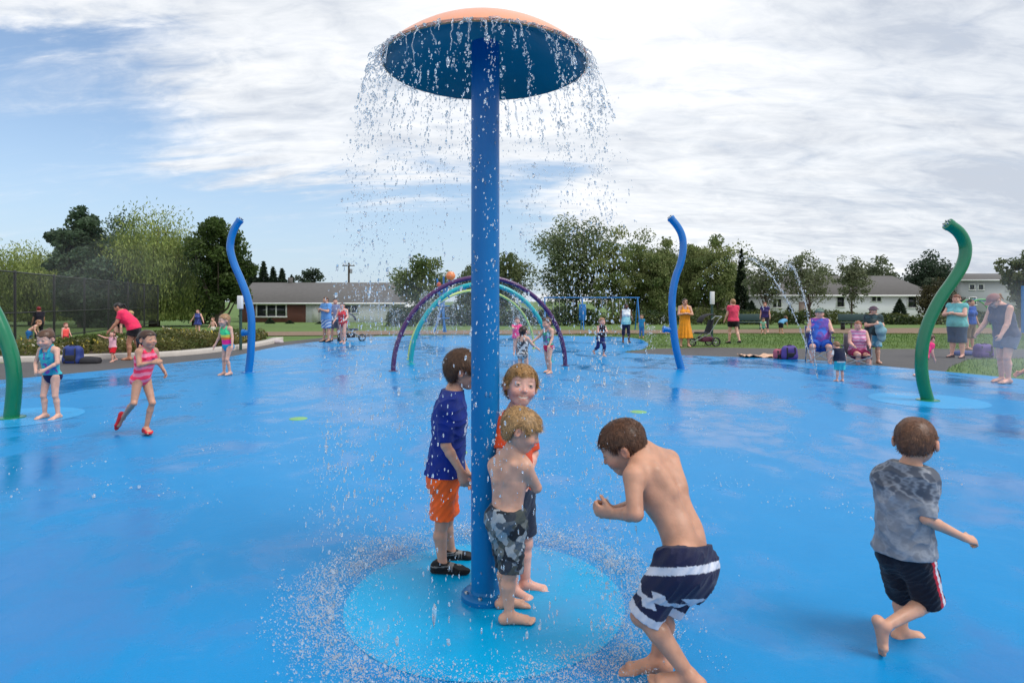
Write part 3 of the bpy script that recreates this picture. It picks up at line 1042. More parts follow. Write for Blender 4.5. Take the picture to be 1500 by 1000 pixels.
# blue rubber pad ---------------------------------------------------------
def pad_material(name, c_lo, c_hi, wet=True):
    m, nt, b = newmat(name)
    tc = node(nt, 'ShaderNodeTexCoord')
    L = nt.links.new

    def noise(scale, detail=6, rough=.55, dist=0.0, stretch=None):
        n = node(nt, 'ShaderNodeTexNoise')
        n.inputs['Scale'].default_value = scale; n.inputs['Detail'].default_value = detail
        n.inputs['Roughness'].default_value = rough; n.inputs['Distortion'].default_value = dist
        if stretch:
            mp = node(nt, 'ShaderNodeMapping'); mp.inputs['Scale'].default_value = stretch
            L(tc.outputs['Object'], mp.inputs['Vector']); L(mp.outputs[0], n.inputs['Vector'])
        else:
            L(tc.outputs['Object'], n.inputs['Vector'])
        return n
    big = noise(.55, 5, .6, .6, (1.0, .55, 1))
    med = noise(2.2, 6, .6, .4)
    fine = noise(160, 3)
    dirt = noise(1.1, 8, .7, 1.2)
    mx = node(nt, 'ShaderNodeMix', data_type='RGBA')
    mx.inputs[6].default_value = (*c_lo, 1); mx.inputs[7].default_value = (*c_hi, 1)
    L(med.outputs['Fac'], mx.inputs[0])
    # wet film: puddles are smooth and a little darker, damp rubber is matt
    pud = node(nt, 'ShaderNodeMapRange', interpolation_type='SMOOTHSTEP')
    pud.inputs['From Min'].default_value = .46; pud.inputs['From Max'].default_value = .60
    s1 = node(nt, 'ShaderNodeMath', operation='MULTIPLY_ADD'); s1.inputs[1].default_value = .35; L(med.outputs['Fac'], s1.inputs[0])
    s2 = node(nt, 'ShaderNodeMath', operation='MULTIPLY'); s2.inputs[1].default_value = .65; L(big.outputs['Fac'], s2.inputs[0])
    L(s2.outputs[0], s1.inputs[2]); L(s1.outputs[0], pud.inputs['Value'])
    dk = node(nt, 'ShaderNodeMix', data_type='RGBA', blend_type='MULTIPLY'); dk.inputs[7].default_value = (.62, .76, .86, 1)
    L(pud.outputs[0], dk.inputs[0]); L(mx.outputs[2], dk.inputs[6])
    # faint scuffs and lime bloom
    dm = node(nt, 'ShaderNodeMapRange'); dm.inputs['From Min'].default_value = .58; dm.inputs['From Max'].default_value = .78; dm.inputs['To Max'].default_value = .16
    L(dirt.outputs['Fac'], dm.inputs['Value'])
    d2 = node(nt, 'ShaderNodeMix', data_type='RGBA'); d2.inputs[7].default_value = (.30, .45, .62, 1)
    L(dm.outputs[0], d2.inputs[0]); L(dk.outputs[2], d2.inputs[6])
    fm = node(nt, 'ShaderNodeMapRange'); fm.inputs['To Min'].default_value = .85; fm.inputs['To Max'].default_value = 1.15
    L(fine.outputs['Fac'], fm.inputs['Value'])
    sc = node(nt, 'ShaderNodeVectorMath', operation='SCALE'); L(d2.outputs[2], sc.inputs[0]); L(fm.outputs[0], sc.inputs['Scale'])
    L(sc.outputs[0], b.inputs['Base Color'])
    rr = node(nt, 'ShaderNodeMapRange'); rr.inputs['To Min'].default_value = .34; rr.inputs['To Max'].default_value = .08
    L(pud.outputs[0], rr.inputs['Value']); L(rr.outputs[0], b.inputs['Roughness'])
    spc = node(nt, 'ShaderNodeMapRange'); spc.inputs['To Min'].default_value = .14; spc.inputs['To Max'].default_value = .30
    L(pud.outputs[0], spc.inputs['Value']); L(spc.outputs[0], b.inputs['Specular IOR Level'])
    bp = node(nt, 'ShaderNodeBump'); bp.inputs['Distance'].default_value = .004
    bs = node(nt, 'ShaderNodeMapRange'); bs.inputs['To Min'].default_value = .35; bs.inputs['To Max'].default_value = .10
    L(pud.outputs[0], bs.inputs['Value']); L(bs.outputs[0], bp.inputs['Strength'])
    L(fine.outputs['Fac'], bp.inputs['Height'])
    rip = noise(9, 3, .5, .5)
    b2 = node(nt, 'ShaderNodeBump'); b2.inputs['Distance'].default_value = .006; b2.inputs['Strength'].default_value = .45
    L(rip.outputs['Fac'], b2.inputs['Height']); L(bp.outputs[0], b2.inputs['Normal'])
    L(b2.outputs[0], b.inputs['Normal'])
    return m


M_PAD = pad_material('blue_rubber', (.0, .205, .50), (.0, .25, .58))
M_DISC = pad_material('light_blue_rubber', (.0, .305, .60), (.0, .355, .67))
PAD = [(-15, -8), (-14, 3), (-12, 8.5), fp(0, 557), fp(130, 545), fp(260, 531.5), fp(340, 522), fp(385, 512), fp(425, 505), fp(470, 500), fp(530, 494),
       fp(620, 491.5), fp(700, 491), fp(860, 492.5), fp(925, 495), fp(948, 502), fp(944, 511), fp(918, 516.5), fp(1040, 522), fp(1180, 527), fp(1300, 537), fp(1400, 546), fp(1500, 556),
       (11.2, 9), (12.5, 3), (13, -8)]
tag(flat_sheet('splash_pad', smooth_loop(PAD, 6), 0.008, M_PAD), kind='structure')
# asphalt path round the pad
M_ASPH = plain('asphalt', (.075, .072, .074), .75, noise=.35, scale=3.0, bump=.4, bscale=70)
PATH_L = [(-26, 4), (-16, 5), (-12, 8), fp(0, 560), fp(130, 548), fp(260, 535), fp(345, 524), fp(392, 512), fp(430, 505.5), fp(470, 501), fp(530, 495), fp(560, 490), fp(470, 495), fp(420, 500), fp(370, 509), fp(260, 521), fp(130, 526.5), fp(0, 532), (-16, 15.5), (-26, 13)]
tag(flat_sheet('path', PATH_L, 0.004, M_ASPH), kind='structure')
PATH_R = [fp(905, 517), fp(960, 510.5), fp(1040, 509), fp(1140, 510.5), fp(1300, 511), fp(1440, 511), fp(1560, 512), (22, 19.5), (24, 15.5), fp(1560, 524), fp(1420, 526), fp(1395, 536), fp(1380, 548), (10, 12.6), (8.5, 14), (7, 16), (5, 17), (3.6, 18)]
tag(flat_sheet('pavement', PATH_R, 0.004, M_ASPH), kind='structure')
# mulch bands behind the pad
M_MULCH = plain('wood_mulch', (.20, .135, .09), .95, noise=.4, scale=5, bump=.8, bscale=25)


def band(name, pts_px, mat, dz):
    import bmesh
    V = []
    for px, y0, y1 in pts_px:
        for k in range(4):
            y = y0 + (y1 - y0) * k / 3
            p = floor_at(px, y); V.append((p[0], p[1], ground_z(p[1]) + dz))
    n = len(pts_px)
    F = np.array([[i * 4 + k, (i + 1) * 4 + k, (i + 1) * 4 + k + 1, i * 4 + k + 1] for i in range(n - 1) for k in range(3)])
    return mesh_np(name, np.array(V), F, mat)


tag(band('mulch_bed', [(330, 493, 487), (470, 492, 486), (600, 490.2, 484.5), (760, 490.2, 484), (945, 489.5, 484), (1040, 489, 483.5), (1180, 488.5, 482), (1320, 489, 481), (1500, 490, 480.5), (1700, 491, 480)], M_MULCH, .03), kind='structure')

# splash circle, painted sheen round the green poles ------------------------------------------------------------
POLE = np.array([-.139, 3.20, 0])


def circle_poly(c, r, n=72):
    a = np.arange(n) / n * 2 * np.pi
    return np.c_[c[0] + r * np.cos(a), c[1] + r * np.sin(a)]


BLUE_L, BLUE_R = floor_at(364.5, 546), floor_at(998, 541)
GRN_L, GRN_R = floor_at(17, 612.5), floor_at(1358, 587)
M_SHEEN = pad_material('sheen_blue_pad', (.02, .30, .64), (.03, .34, .70))  # pale wet sheen round the green poles, painted as a lighter blue
for c_, r_, m_ in ((POLE, .715, M_DISC), (GRN_L, .80, M_SHEEN), (GRN_R, .80, M_SHEEN)):
    tag(flat_sheet('splash_or_sheen_circle', circle_poly(c_, r_, 120), 0.0105, m_), kind='structure')

# ------------------------------------------------------------------ mushroom shower
M_BLUE = plain('blue_paint', (.0, .15, .40), .34, noise=.10, scale=3, bump=.04, bscale=35, spec=.35)
M_BLUE2 = plain('bright_blue_paint', (.0, .16, .50), .25, noise=.12, scale=4, coat=.3)
M_GREEN = plain('green_paint', (.0, .175, .075), .25, noise=.14, scale=4, coat=.3)
M_ORANGE = plain('orange_shell', (.82, .27, .10), .32, noise=.10, scale=3, coat=.3)
M_UNDER = plain('shaded_teal_shell', (.0, .12, .16), .30, noise=.25, scale=5, bump=.06, bscale=18, coat=.2)  # shade under the canopy is put into this darker base colour
M_STEEL = plain('steel', (.42, .43, .45), .3, metal=1.0)
M_DARK = plain('dark_plastic', (.02, .02, .022), .5)
RIM_Z, RIM_R = 2.788, .525
mush = empty('mushroom_shower', POLE)
tag(mush, 'tall blue mushroom shower pole with orange dome canopy raining water', 'water feature')
MB().lathe([(.0, RIM_Z + .10), (.0735, RIM_Z + .10), (.0735, .03)], seg=48).build('pole', M_BLUE, mush, True)
fl = MB().lathe([(.06, .062), (.073, .062), (.078, .045), (.118, .040), (.124, .034), (.125, .008), (.0, .008)], seg=48)
o = fl.build('base_flange', M_BLUE, mush, True)
for k in range(6):
    a = k / 6 * 2 * math.pi + .3
    q = MB().lathe([(.0, .054), (.009, .054), (.011, .050), (.011, .038)], (.101 * math.cos(a), .101 * math.sin(a), 0), 6)
    q.build('bolt', M_STEEL, o)
Rs = RIM_R / math.sin(R(43))
prof = [(Rs * math.sin(t), RIM_Z + Rs * (math.cos(t) - math.cos(R(43)))) for t in np.linspace(.0, R(43), 22)]
prof += [(RIM_R + .006, RIM_Z - .006), (RIM_R + .006, RIM_Z - .018), (RIM_R - .002, RIM_Z - .022)]
MB().lathe(prof, seg=120).build('canopy', M_ORANGE, mush, True)
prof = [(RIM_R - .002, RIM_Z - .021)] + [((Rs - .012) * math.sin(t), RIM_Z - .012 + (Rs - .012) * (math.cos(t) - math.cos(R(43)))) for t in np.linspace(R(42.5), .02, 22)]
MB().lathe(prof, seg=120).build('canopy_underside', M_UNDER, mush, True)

# ------------------------------------------------------------------ curved spray poles
def spray_pole(base, pts, d, r, mat, label, group, stub=None, dark=None):
    e = empty('spray_pole', base)
    tag(e, label, 'spray pole', group)
    P = np.array([at(x, y, d) for x, y in pts])
    P[-1][2] = max(P[-1][2], 0.0)
    P = smooth_loop(P, 6, closed=False) - base
    rr = np.linspace(r * .98, r * 1.02, len(P))
    MB().tube(P, rr, 20).build('curved_tube', mat, e, True)
    t = nrm(P[0] - P[2])
    nz = MB(); nz.tube([P[0] - t * .05, P[0] + t * .004, P[0] + t * .012], [r * 1.06, r * 1.06, r * .9], 20)
    nozzle = nz.build('nozzle_cap', mat, e, True)
    s = np.cross(t, [0, 1, 0]); s = nrm(s)
    for k in range(5):
        a = k / 5 * 2 * math.pi
        q = P[0] + t * .012 + (s * math.cos(a) + np.cross(t, s) * math.sin(a)) * r * .55
        MB().tube([q, q + t * .03], r * .16, 8).build('spout', M_STEEL, nozzle, True)
    fl = MB().lathe([(r * .9, .03), (r * 1.15, .03), (r * 1.8, .022), (r * 1.85, .01), (0, .01)], (P[-1][0], P[-1][1], 0), 32)
    fl.build('base_flange', mat, e, True)
    if stub:
        q = at(*stub, d) - base
        i = np.abs(P[:, 2] - q[2]).argmin()
        sb = MB().tube([P[i], q], [r * .75, r * .75], 14)
        sb.tube([q + nrm(q - P[i]) * -.02, q + nrm(q - P[i]) * .03], r * .95, 14)
        sb.build('side_spout', mat, e, True)
    return e


spray_pole(BLUE_L, [(352, 322), (344, 334), (338.5, 350), (337.5, 367), (343.5, 388), (352.5, 409), (361.5, 433), (367.5, 460), (368.4, 487), (367, 520), (364, 545.5)], BLUE_L[1], .078, M_BLUE2,
           'S curved blue spray pole beside the flower bed curb, tip bending right', 'curved spray poles', (357, 487))
spray_pole(BLUE_R, [(982, 319), (992.9, 332.5), (999.4, 346.8), (1000.7, 365), (996.8, 385.8), (990.3, 404), (985.9, 424.8), (984.3, 448.2), (985.8, 474.2), (989, 502.8), (994.7, 528.7), (998, 540.5)], BLUE_R[1], .083, M_BLUE2,
           'S curved blue spray pole in front of woman in orange dress, tip bending left', 'curved spray poles', (973, 482))
spray_pole(GRN_R, [(1388, 328), (1403.4, 339), (1412.4, 354), (1414, 370.5), (1408.5, 390), (1396, 411), (1381, 432), (1369, 453), (1358.5, 477), (1351.6, 504), (1349.5, 534), (1352.5, 561), (1359, 586)], GRN_R[1], .088, M_GREEN,
           'S curved green spray pole near woman in teal top, fully in view', 'curved spray poles')
spray_pole(GRN_L, [(-22, 326), (-36, 338), (-45, 355), (-47, 372), (-42, 392), (-31, 416), (-18, 440), (-4, 466), (8, 494), (17, 523), (21, 554), (19.5, 584), (16.5, 612)], GRN_L[1], .088, M_GREEN,
           'green spray pole cut off by the left edge beside girl in teal swimsuit', 'curved spray poles')

# ------------------------------------------------------------------ spray arches
def arch(fl, fr, ztop, r, mat, label, nozzles=0, nmat=None, p=2.0):
    A_, B_ = floor_at(*fl), floor_at(*fr)
    c_ = (A_ + B_) / 2
    e = empty('spray_arch', c_)
    tag(e, label, 'spray arch', 'water arches over the pad')
    th = np.linspace(0, np.pi, 49)
    P = np.array([(A_ - B_) / 2 * math.copysign(abs(math.cos(t)) ** (2 / p), math.cos(t)) + np.array([0, 0, ztop * abs(math.sin(t)) ** (2 / p)]) for t in th])
    MB().tube(P, r, 14).build('arch_tube', mat, e, True)
    for q in (P[0], P[-1]):
        MB().lathe([(r, .028), (r * 1.9, .022), (r * 1.95, .01), (0, .01)], q, 24).build('base_flange', mat, e, True)
    for i in np.linspace(6, 42, nozzles).astype(int) if nozzles else []:
        n_ = nrm(np.array([P[i][0], P[i][1], P[i][2] * .6]))
        MB().tube([P[i] - n_ * (r * .8), P[i] - n_ * (r + .035)], .022, 8).build('nozzle', nmat, e, True)
    return P + c_


M_PURPLE = plain('purple_paint', (.065, .014, .10), .3, noise=.12, coat=.2)
M_AQUA = plain('aqua_paint', (.0, .36, .40), .3, noise=.12, coat=.2)
M_LIME = plain('lime_paint', (.42, .56, .14), .35, noise=.1, coat=.2)
ARCH1 = arch((576, 544), (828, 536), 2.10, .053, M_PURPLE, 'dark purple water arch, outermost and nearest of the three arches', 13, M_DARK)
ARCH2 = arch((602, 534), (806, 530), 1.98, .058, M_AQUA, 'aqua water arch between the purple arch and the pale lime arch', 11, M_BLUE2)
ARCH3 = arch((599, 527), (782, 511), 1.87, .038, M_LIME, 'pale lime water arch, innermost and farthest of the three arches', 9, M_STEEL)

# lime ground nozzles
M_NOZ = plain('faded_lime', (.16, .40, .12), .4, noise=.3, scale=14)
for px, py, lb in ((437, 614, 'lime disc nozzle set in the pad left of boy in navy shirt'), (935, 604, 'lime disc nozzle set in the pad above bending boy'),
                   (668, 664, 'lime disc nozzle set in the pad beside boy in navy shirt')):
    q = floor_at(px, py)
    o = MB().lathe([(0, .020), (.02, .020), (.022, .017), (.10, .016), (.115, .012), (.118, .006)], q, 32)
    o = o.build('ground_nozzle', M_NOZ, None, True, origin=q)
    tag(o, lb, 'ground nozzle', 'ground nozzles in the pad')

# ------------------------------------------------------------------ curb, flower bed
M_CONC = plain('concrete', (.50, .46, .42), .8, noise=.14, scale=6, bump=.3, bscale=50)
cp = smooth_loop([(-30, 14.6, 0), (-19, 15.2, 0), (*fp(0, 531), 0), (*fp(130, 527), 0), (*fp(260, 521.5), 0), (*fp(350, 512), 0), (*fp(388, 506), 0), (*fp(406, 502), 0), (*fp(415, 498.5), 0)], 6, False)
T = np.gradient(cp, axis=0); T /= np.linalg.norm(T, axis=1)[:, None]
Nn = np.stack([-T[:, 1], T[:, 0], 0 * T[:, 0]], 1)
w0, w1, hz = 0.0, .40, .13
rings = [cp + Nn * 0 + [0, 0, 0], cp + Nn * 0 + [0, 0, hz - .015], cp + Nn * .015 + [0, 0, hz], cp + Nn * w1 + [0, 0, hz], cp + Nn * w1 + [0, 0, 0]]
V = np.concatenate(rings); n = len(cp)
F = np.array([[k * n + i, k * n + i + 1, (k + 1) * n + i + 1, (k + 1) * n + i] for k in range(4) for i in range(n - 1)])
tag(mesh_np('curb', V, F, M_CONC, smooth=False), kind='structure')


def leaf_mesh(P, size, col, r, asp=.5, droop=None, flat=0.0, up=None):
    n = len(P)
    if droop is not None:
        d = droop
    else:
        d = r.normal(size=(n, 3)); d[:, 2] *= (1 - flat)
        d /= np.linalg.norm(d, axis=1)[:, None]
    k = r.normal(size=(n, 3)); s = np.cross(d, k); s /= np.linalg.norm(s, axis=1)[:, None] + 1e-9
    L = size * (.6 + .8 * r.random(n))[:, None]
    W = L * asp
    V = np.stack([P - d * L * .5, P + s * W * .5 - d * L * .05, P + d * L * .5, P - s * W * .5 - d * L * .05], 1).reshape(-1, 3)
    F = np.arange(n)[:, None] * 4 + np.arange(4)[None]
    return V, F, np.repeat(col, 4, 0)


def leaf_obj(name, P, size, col, r, parent=None, asp=.5, droop=None, origin=None, flat=0.0):
    V, F, C = leaf_mesh(P, size, col, r, asp, droop, flat)
    return mesh_np(name, V, F, M_LEAF, parent, False, C, origin)


# planting bed behind the curb: a knee high mass of perennials with yellow flowers
r = np.random.default_rng(4)
n = 48000
k = r.random(n) * (len(cp) - 1); i0 = k.astype(int); fr = (k - i0)[:, None]
base = cp[i0] * (1 - fr) + cp[np.minimum(i0 + 1, len(cp) - 1)] * fr
off = .55 + r.random(n) ** 1.0 * np.interp(base[:, 0], [-22, -9, -8], [4.2, 4.5, .8])
pp = base + Nn[i0] * off[:, None]
hz_n = vnoise(1.1, 3, 3)(pp)
hmax = np.clip(.36 + .22 * hz_n, .10, .7) * np.clip(off / .8, .35, 1)
pp[:, 2] = hmax * r.random(n) ** .6
hue = vnoise(1.7, 9, 2)(pp * [1, 1, .2])
c1, c2 = np.array([.075, .11, .026]), np.array([.20, .18, .06])
cols = c1 + (c2 - c1) * np.clip(.45 + .6 * hue, 0, 1)[:, None]
cols *= (.6 + .7 * r.random(n))[:, None]
fl_ = (pp[:, 2] > hmax * .86) & (r.random(n) < .12) & (hue > -.1)
cols[fl_] = np.where(r.random(fl_.sum())[:, None] < .6, [.75, .60, .10], [.72, .70, .55])
fb = leaf_obj('flower_bed', pp, .095, cols, r, asp=.42)
tag(fb, 'yellow flowering perennials massed behind the concrete curb', 'flower bed', kind='stuff')
M_SOIL = plain('soil', (.07, .05, .035), .95, noise=.4, scale=8, bump=.6, bscale=30)
soil = np.concatenate([(cp + Nn * .38)[:, :2], (cp + Nn * np.interp(cp[:, 0], [-22, -9, -8], [4.8, 5.0, 1.2])[:, None])[::-1, :2]])
tag(flat_sheet('soil', soil, .02, M_SOIL), kind='structure')

# grass blades where the lawn is nearest
r = np.random.default_rng(8)
n = 52000
gx = r.uniform(3, 24, n); gy = r.uniform(12.5, 31, n)
import mathutils


def inside(poly, x, y):
    poly = np.asarray(poly); c = np.zeros(len(x), bool)
    for i in range(len(poly)):
        x1, y1 = poly[i]; x2, y2 = poly[i - 1]
        k = ((y1 > y) != (y2 > y)) & (x < (x2 - x1) * (y - y1) / (y2 - y1 + 1e-12) + x1)
        c ^= k
    return c


ok = ~inside(PATH_R, gx, gy) & ~inside(smooth_loop(PAD, 6), gx, gy) & (gx < gy * .95 + 1) & (np.array([ground_z(q) for q in gy]) > -.2)
ok &= gy < 29.3
gx, gy = gx[ok], gy[ok]
n = len(gx)
P = np.c_[gx, gy, np.full(n, .03)]
d = np.c_[r.normal(size=(n, 2)) * .35, np.ones(n)]; d /= np.linalg.norm(d, axis=1)[:, None]
pn = vnoise(.6, 12, 3)(P)
c = np.array([.065, .145, .022]) + np.clip(.5 + .5 * pn, 0, 1)[:, None] * np.array([.08, .06, .025])
g = leaf_obj('grass', P, .075, c * (.65 + .6 * r.random(n))[:, None], r, asp=.16, droop=d)
tag(g, 'short worn lawn beside the asphalt path', 'grass', kind='stuff')

# ------------------------------------------------------------------ trees
M_BARK = plain('bark', (.09, .07, .055), .9, noise=.3, scale=9, bump=.7, bscale=20)


def tree(px, d, ytop, wpx, kind, label, name='tree', c1=(.045, .075, .02), c2=(.11, .13, .045), n=9000, leaf=.30, trunk=.16, seed=0, bare=.18, group='trees beyond the splash pad', nclump=70, ybase=None):
    r = np.random.default_rng(1000 + seed + int(px))
    gz = ground_z(d)
    base = np.array([(px - CX) / F_PX * d, d, gz])
    h = CAM_H + (HZ - ytop) / F_PX * d - gz
    w = wpx / F_PX * d / 2
    e = empty(name, base)
    tag(e, label, 'tree' if name != 'shrub' else 'shrub', group)
    c1, c2 = np.array(c1), np.array(c2)
    tr = MB()
    lean = r.normal(size=2) * .03 * h
    if kind not in ('spruce', 'cone'):
        leaf *= .68; n = int(n * 1.9)
        f_ = 1.2 if c2[1] < .1 else 1.5
        c1 = c1 * f_; c2 = c2 * f_
    if kind in ('spruce', 'cone'):
        t = r.random(n) ** .62
        z = h * (bare * .4 + (1 - bare * .4) * (1 - t))
        tier = .75 + .25 * np.abs(np.sin(z / h * 34 + r.normal() * 2))
        a = r.random(n) * 2 * np.pi
        rad = w * t ** .85 * tier * (.35 + .65 * np.sqrt(r.random(n))) * (1 + .15 * np.sin(a * 3 + z)) * (1 + (.45 if w > 2.5 else .1) * vnoise(.55, 5 + seed, 3)(np.c_[w * np.cos(a), w * np.sin(a), z]))
        P = np.c_[rad * np.cos(a), rad * np.sin(a), z - .10 * rad]
        dr = np.c_[np.cos(a), np.sin(a), -.35 + .4 * r.normal(size=n)]; dr /= np.linalg.norm(dr, axis=1)[:, None]
        f = r.random(n)
        col = c1 + (c2 - c1) * f[:, None] ** 1.5
        leaf_obj('crown', P, leaf, col * (.7 + .5 * r.random(n))[:, None], r, e, .35, dr)
        tr.tube([(0, 0, -.1), (0, 0, h * .9)], [trunk, trunk * .2], 8)
    else:
        cz, rz = h * (bare + (1 - bare) / 2), h * (1 - bare) / 2
        u = r.normal(size=(nclump, 3)); u /= np.linalg.norm(u, axis=1)[:, None]
        rad = r.random(nclump) ** .45
        wob = 1 + .22 * np.sin(np.arctan2(u[:, 1], u[:, 0]) * 3 + seed) * np.abs(u[:, 2]) + .16 * np.clip(r.normal(size=nclump), -1.2, 1.1)
        cc = u * (rad * wob)[:, None] * .86 * np.array([w, w, rz]) + np.array([0, 0, cz])
        if kind == 'column':
            zt = (cc[:, 2] - cz) / rz
            cc[:, :2] *= (1.15 - .5 * np.clip(zt, 0, 1))[:, None]
        if kind == 'willow':
            cc[:, 2] = cz + np.abs(cc[:, 2] - cz) * .9 + rz * .0
        csz = (.20 + .16 * r.random(nclump)) * min(w, rz) * (1.25 if kind != 'sparse' else 1.0)
        ci = r.integers(0, nclump, n)
        g = r.normal(size=(n, 3)); g /= np.linalg.norm(g, axis=1)[:, None]
        P = cc[ci] + g * (csz[ci] * r.random(n) ** .4)[:, None] * np.array([1, 1, .8])
        col = c1 + (c2 - c1) * np.clip(r.random(nclump)[ci] * .8 + .2 * r.normal(size=n) + .1, 0, 1)[:, None]
        dr = None
        if kind == 'willow':
            ln = r.random(n) ** 1.1 * h * .95 * (.35 + .65 * r.random(nclump)[ci])
            P[:, 2] = np.maximum(P[:, 2] - ln, h * .06 + r.random(n) * .4)
            dr = np.c_[r.normal(size=(n, 2)) * np.where(ln < .8, .9, .3)[:, None], -np.ones(n)]; dr /= np.linalg.norm(dr, axis=1)[:, None]
            # a share of the strand positions snap to common columns so that curtains hang together
            P[:, :2] += .25 * np.sin(P[:, [1, 0]] * 3.0)
        if kind == 'column':
            dr = np.c_[r.normal(size=(n, 2)) * .5, np.ones(n)]; dr /= np.linalg.norm(dr, axis=1)[:, None]
        P[:, :2] += lean * (P[:, 2:3] / h)
        P[:, 2] = np.maximum(P[:, 2], .15)
        leaf_obj('crown', P, leaf, col * (.65 + .6 * r.random(n))[:, None], r, e, .55 if kind != 'willow' else .26, dr)
        top = np.array([lean[0], lean[1], h * .82])
        tr.tube([(0, 0, -.1), (lean[0] * .3, lean[1] * .3, h * .35), top], [trunk * 1.15, trunk * .8, trunk * .15], 9, jit=.05)
        for q in cc[r.permutation(nclump)[:16]]:
            s0 = np.array([lean[0] * .3, lean[1] * .3, h * (bare * .7 + .3 * r.random() * .8)])
            if q[2] < s0[2] + .1: continue
            m_ = (s0 + q) / 2 + np.array([0, 0, -.06 * h])
            tr.tube([s0, m_, q], [trunk * .45, trunk * .28, trunk * .06], 6)
    tr.build('trunk', M_BARK, e, True)
    return e


OL1, OL2 = (.09, .135, .034), (.25, .29, .085)
DK1, DK2 = (.028, .055, .034), (.075, .115, .065)
GR1, GR2 = (.04, .07, .025), (.12, .15, .06)
tree(226, 46, 297, 166, 'willow', 'large drooping olive green willow behind the far end of the chain link fence', 'willow_tree', OL1, OL2, 24000, .40, .35, 1, .12, nclump=110)
tree(48, 50, 346, 150, 'willow', 'broad olive willow behind the left end of the chain link fence', 'willow_tree', OL1, OL2, 20000, .40, .3, 2, .10, nclump=90)
tree(-60, 52, 352, 140, 'willow', 'willow mostly outside the left edge of the picture', 'willow_tree', OL1, OL2, 9000, .42, .3, 2, .10)
tree(122, 43.5, 302, 78, 'round', 'tall very dark evergreen between the two olive willows', 'evergreen_tree', DK1, DK2, 15000, .40, .3, 4, .0, nclump=130)
tree(150, 42.8, 385, 100, 'round', 'dark spreading evergreen low behind the end of the fence', 'evergreen_tree', DK1, DK2, 12000, .40, .2, 4, .0, nclump=100)
tree(172, 60, 318, 110, 'round', 'dark treetop behind the gap between evergreen and large willow', 'tree', DK1, DK2, 7000, .4, .3, 3, .02)
tree(320, 45, 316, 88, 'round', 'dark green maple with ragged crown behind the left blue spray pole', 'maple_tree', (.025, .05, .014), (.075, .11, .03), 13000, .36, .25, 6, .06, nclump=80)
tree(283, 50, 395, 70, 'round', 'low dark bush below the large willow', 'shrub', DK1, (.05, .08, .03), 6000, .34, .1, 6, .0)
tree(180, 46, 420, 90, 'round', 'low dark bush behind the end of the fence', 'shrub', DK1, (.05, .08, .03), 6000, .34, .1, 9, .0)
for i, (x, y, w_) in enumerate(((370, 386, 40), (386, 383, 38), (400, 391, 36), (413, 393, 34), (427, 403, 26))):
    tree(x, 84, y, w_, 'spruce', ['dark spruce next to the maple, leftmost of the row behind the brick house', 'tallest spruce of the row behind the brick house', 'middle spruce of the row behind the brick house', 'fourth spruce from the left behind the brick house', 'shortest spruce, right end of the row behind the brick house'][i], 'spruce_tree', DK1, (.06, .09, .05), 3600, .55, .14, i, group='spruces behind the brick house')
tree(457, 88, 388, 52, 'sparse', 'thin open crowned tree above the ridge of the brick house', 'tree', DK1, (.06, .08, .05), 1100, .55, .16, 4, .35, nclump=36)
tree(618, 46, 366, 82, 'round', 'young ash tree left of the blue pole in front of white siding', 'ash_tree', (.05, .085, .03), (.14, .17, .06), 5200, .30, .09, 5, .22, nclump=60)
tree(735, 62, 362, 100, 'round', 'mid green tree half hidden behind the tall blue pole', 'tree', (.05, .08, .03), (.12, .14, .06), 7000, .38, .16, 6, .15)
tree(690, 66, 385, 60, 'round', 'small tree behind the arches left of the tall pole', 'tree', (.05, .08, .03), (.12, .14, .06), 4000, .38, .12, 6, .15)
tree(842, 74, 314, 128, 'round', 'biggest tree, a tall cottonwood right of the tall blue pole', 'cottonwood_tree', (.05, .08, .035), (.14, .17, .085), 15000, .46, .3, 7, .10, nclump=95)
for i, (x, y, w_) in enumerate(((898, 347, 66), (936, 342, 64), (968, 346, 60), (1014, 343, 68), (1052, 353, 60))):
    tree(x, 66 + (i % 2) * 3, y, w_, 'column', ['leftmost narrow poplar, touching the cottonwood', 'second narrow poplar of the row, left of the right blue spray pole', 'narrow poplar directly left of the right blue spray pole', 'narrow poplar directly right of the right blue spray pole', 'rightmost narrow poplar beside the dark cypress'][i], 'poplar_tree', (.075, .115, .035), (.22, .24, .10), 10000, .36, .13, i, .06, 'poplars behind the play area', nclump=70)
tree(950, 84, 354, 170, 'round', 'soft green tree mass filling the gaps behind the left poplars', 'tree', (.07, .10, .04), (.17, .19, .09), 9000, .5, .2, 2, .02, nclump=90)
tree(1038, 86, 358, 130, 'round', 'soft green tree filling the gap behind the rightmost poplars', 'tree', (.07, .10, .04), (.17, .19, .09), 8000, .5, .2, 4, .02, nclump=90)
tree(1086, 62, 364, 26, 'cone', 'narrow dark cypress left of the white house', 'cypress_tree', (.015, .03, .015), (.04, .065, .03), 4200, .34, .12, 3, .1)
for i, (x, y, w_, d_) in enumerate(((1122, 374, 60, 40), (1187, 361, 72, 39), (1247, 365, 52, 41))):
    tree(x, d_, y, w_, 'sparse', ['young open tree near woman in pink t-shirt, at the left end of the white house', 'young open tree behind the man in the camp chair', 'young thin tree behind the middle of the white house'][i], 'young_tree', (.07, .095, .045), (.15, .17, .10), 1900, .24, .06, i + 12, .26, 'young trees on the lawn', nclump=110)
for i, (x, y, w_) in enumerate(((1150, 386, 70), (1215, 390, 64), (1284, 379, 60))):
    tree(x, 110, y, w_, 'round', ['distant tree above the left part of the white house roof', 'distant tree above the middle of the white house roof', 'distant tree above the right part of the white house roof'][i], 'tree', (.06, .08, .045), (.13, .15, .085), 3500, .75, .2, i, .05, 'distant trees behind the white house')
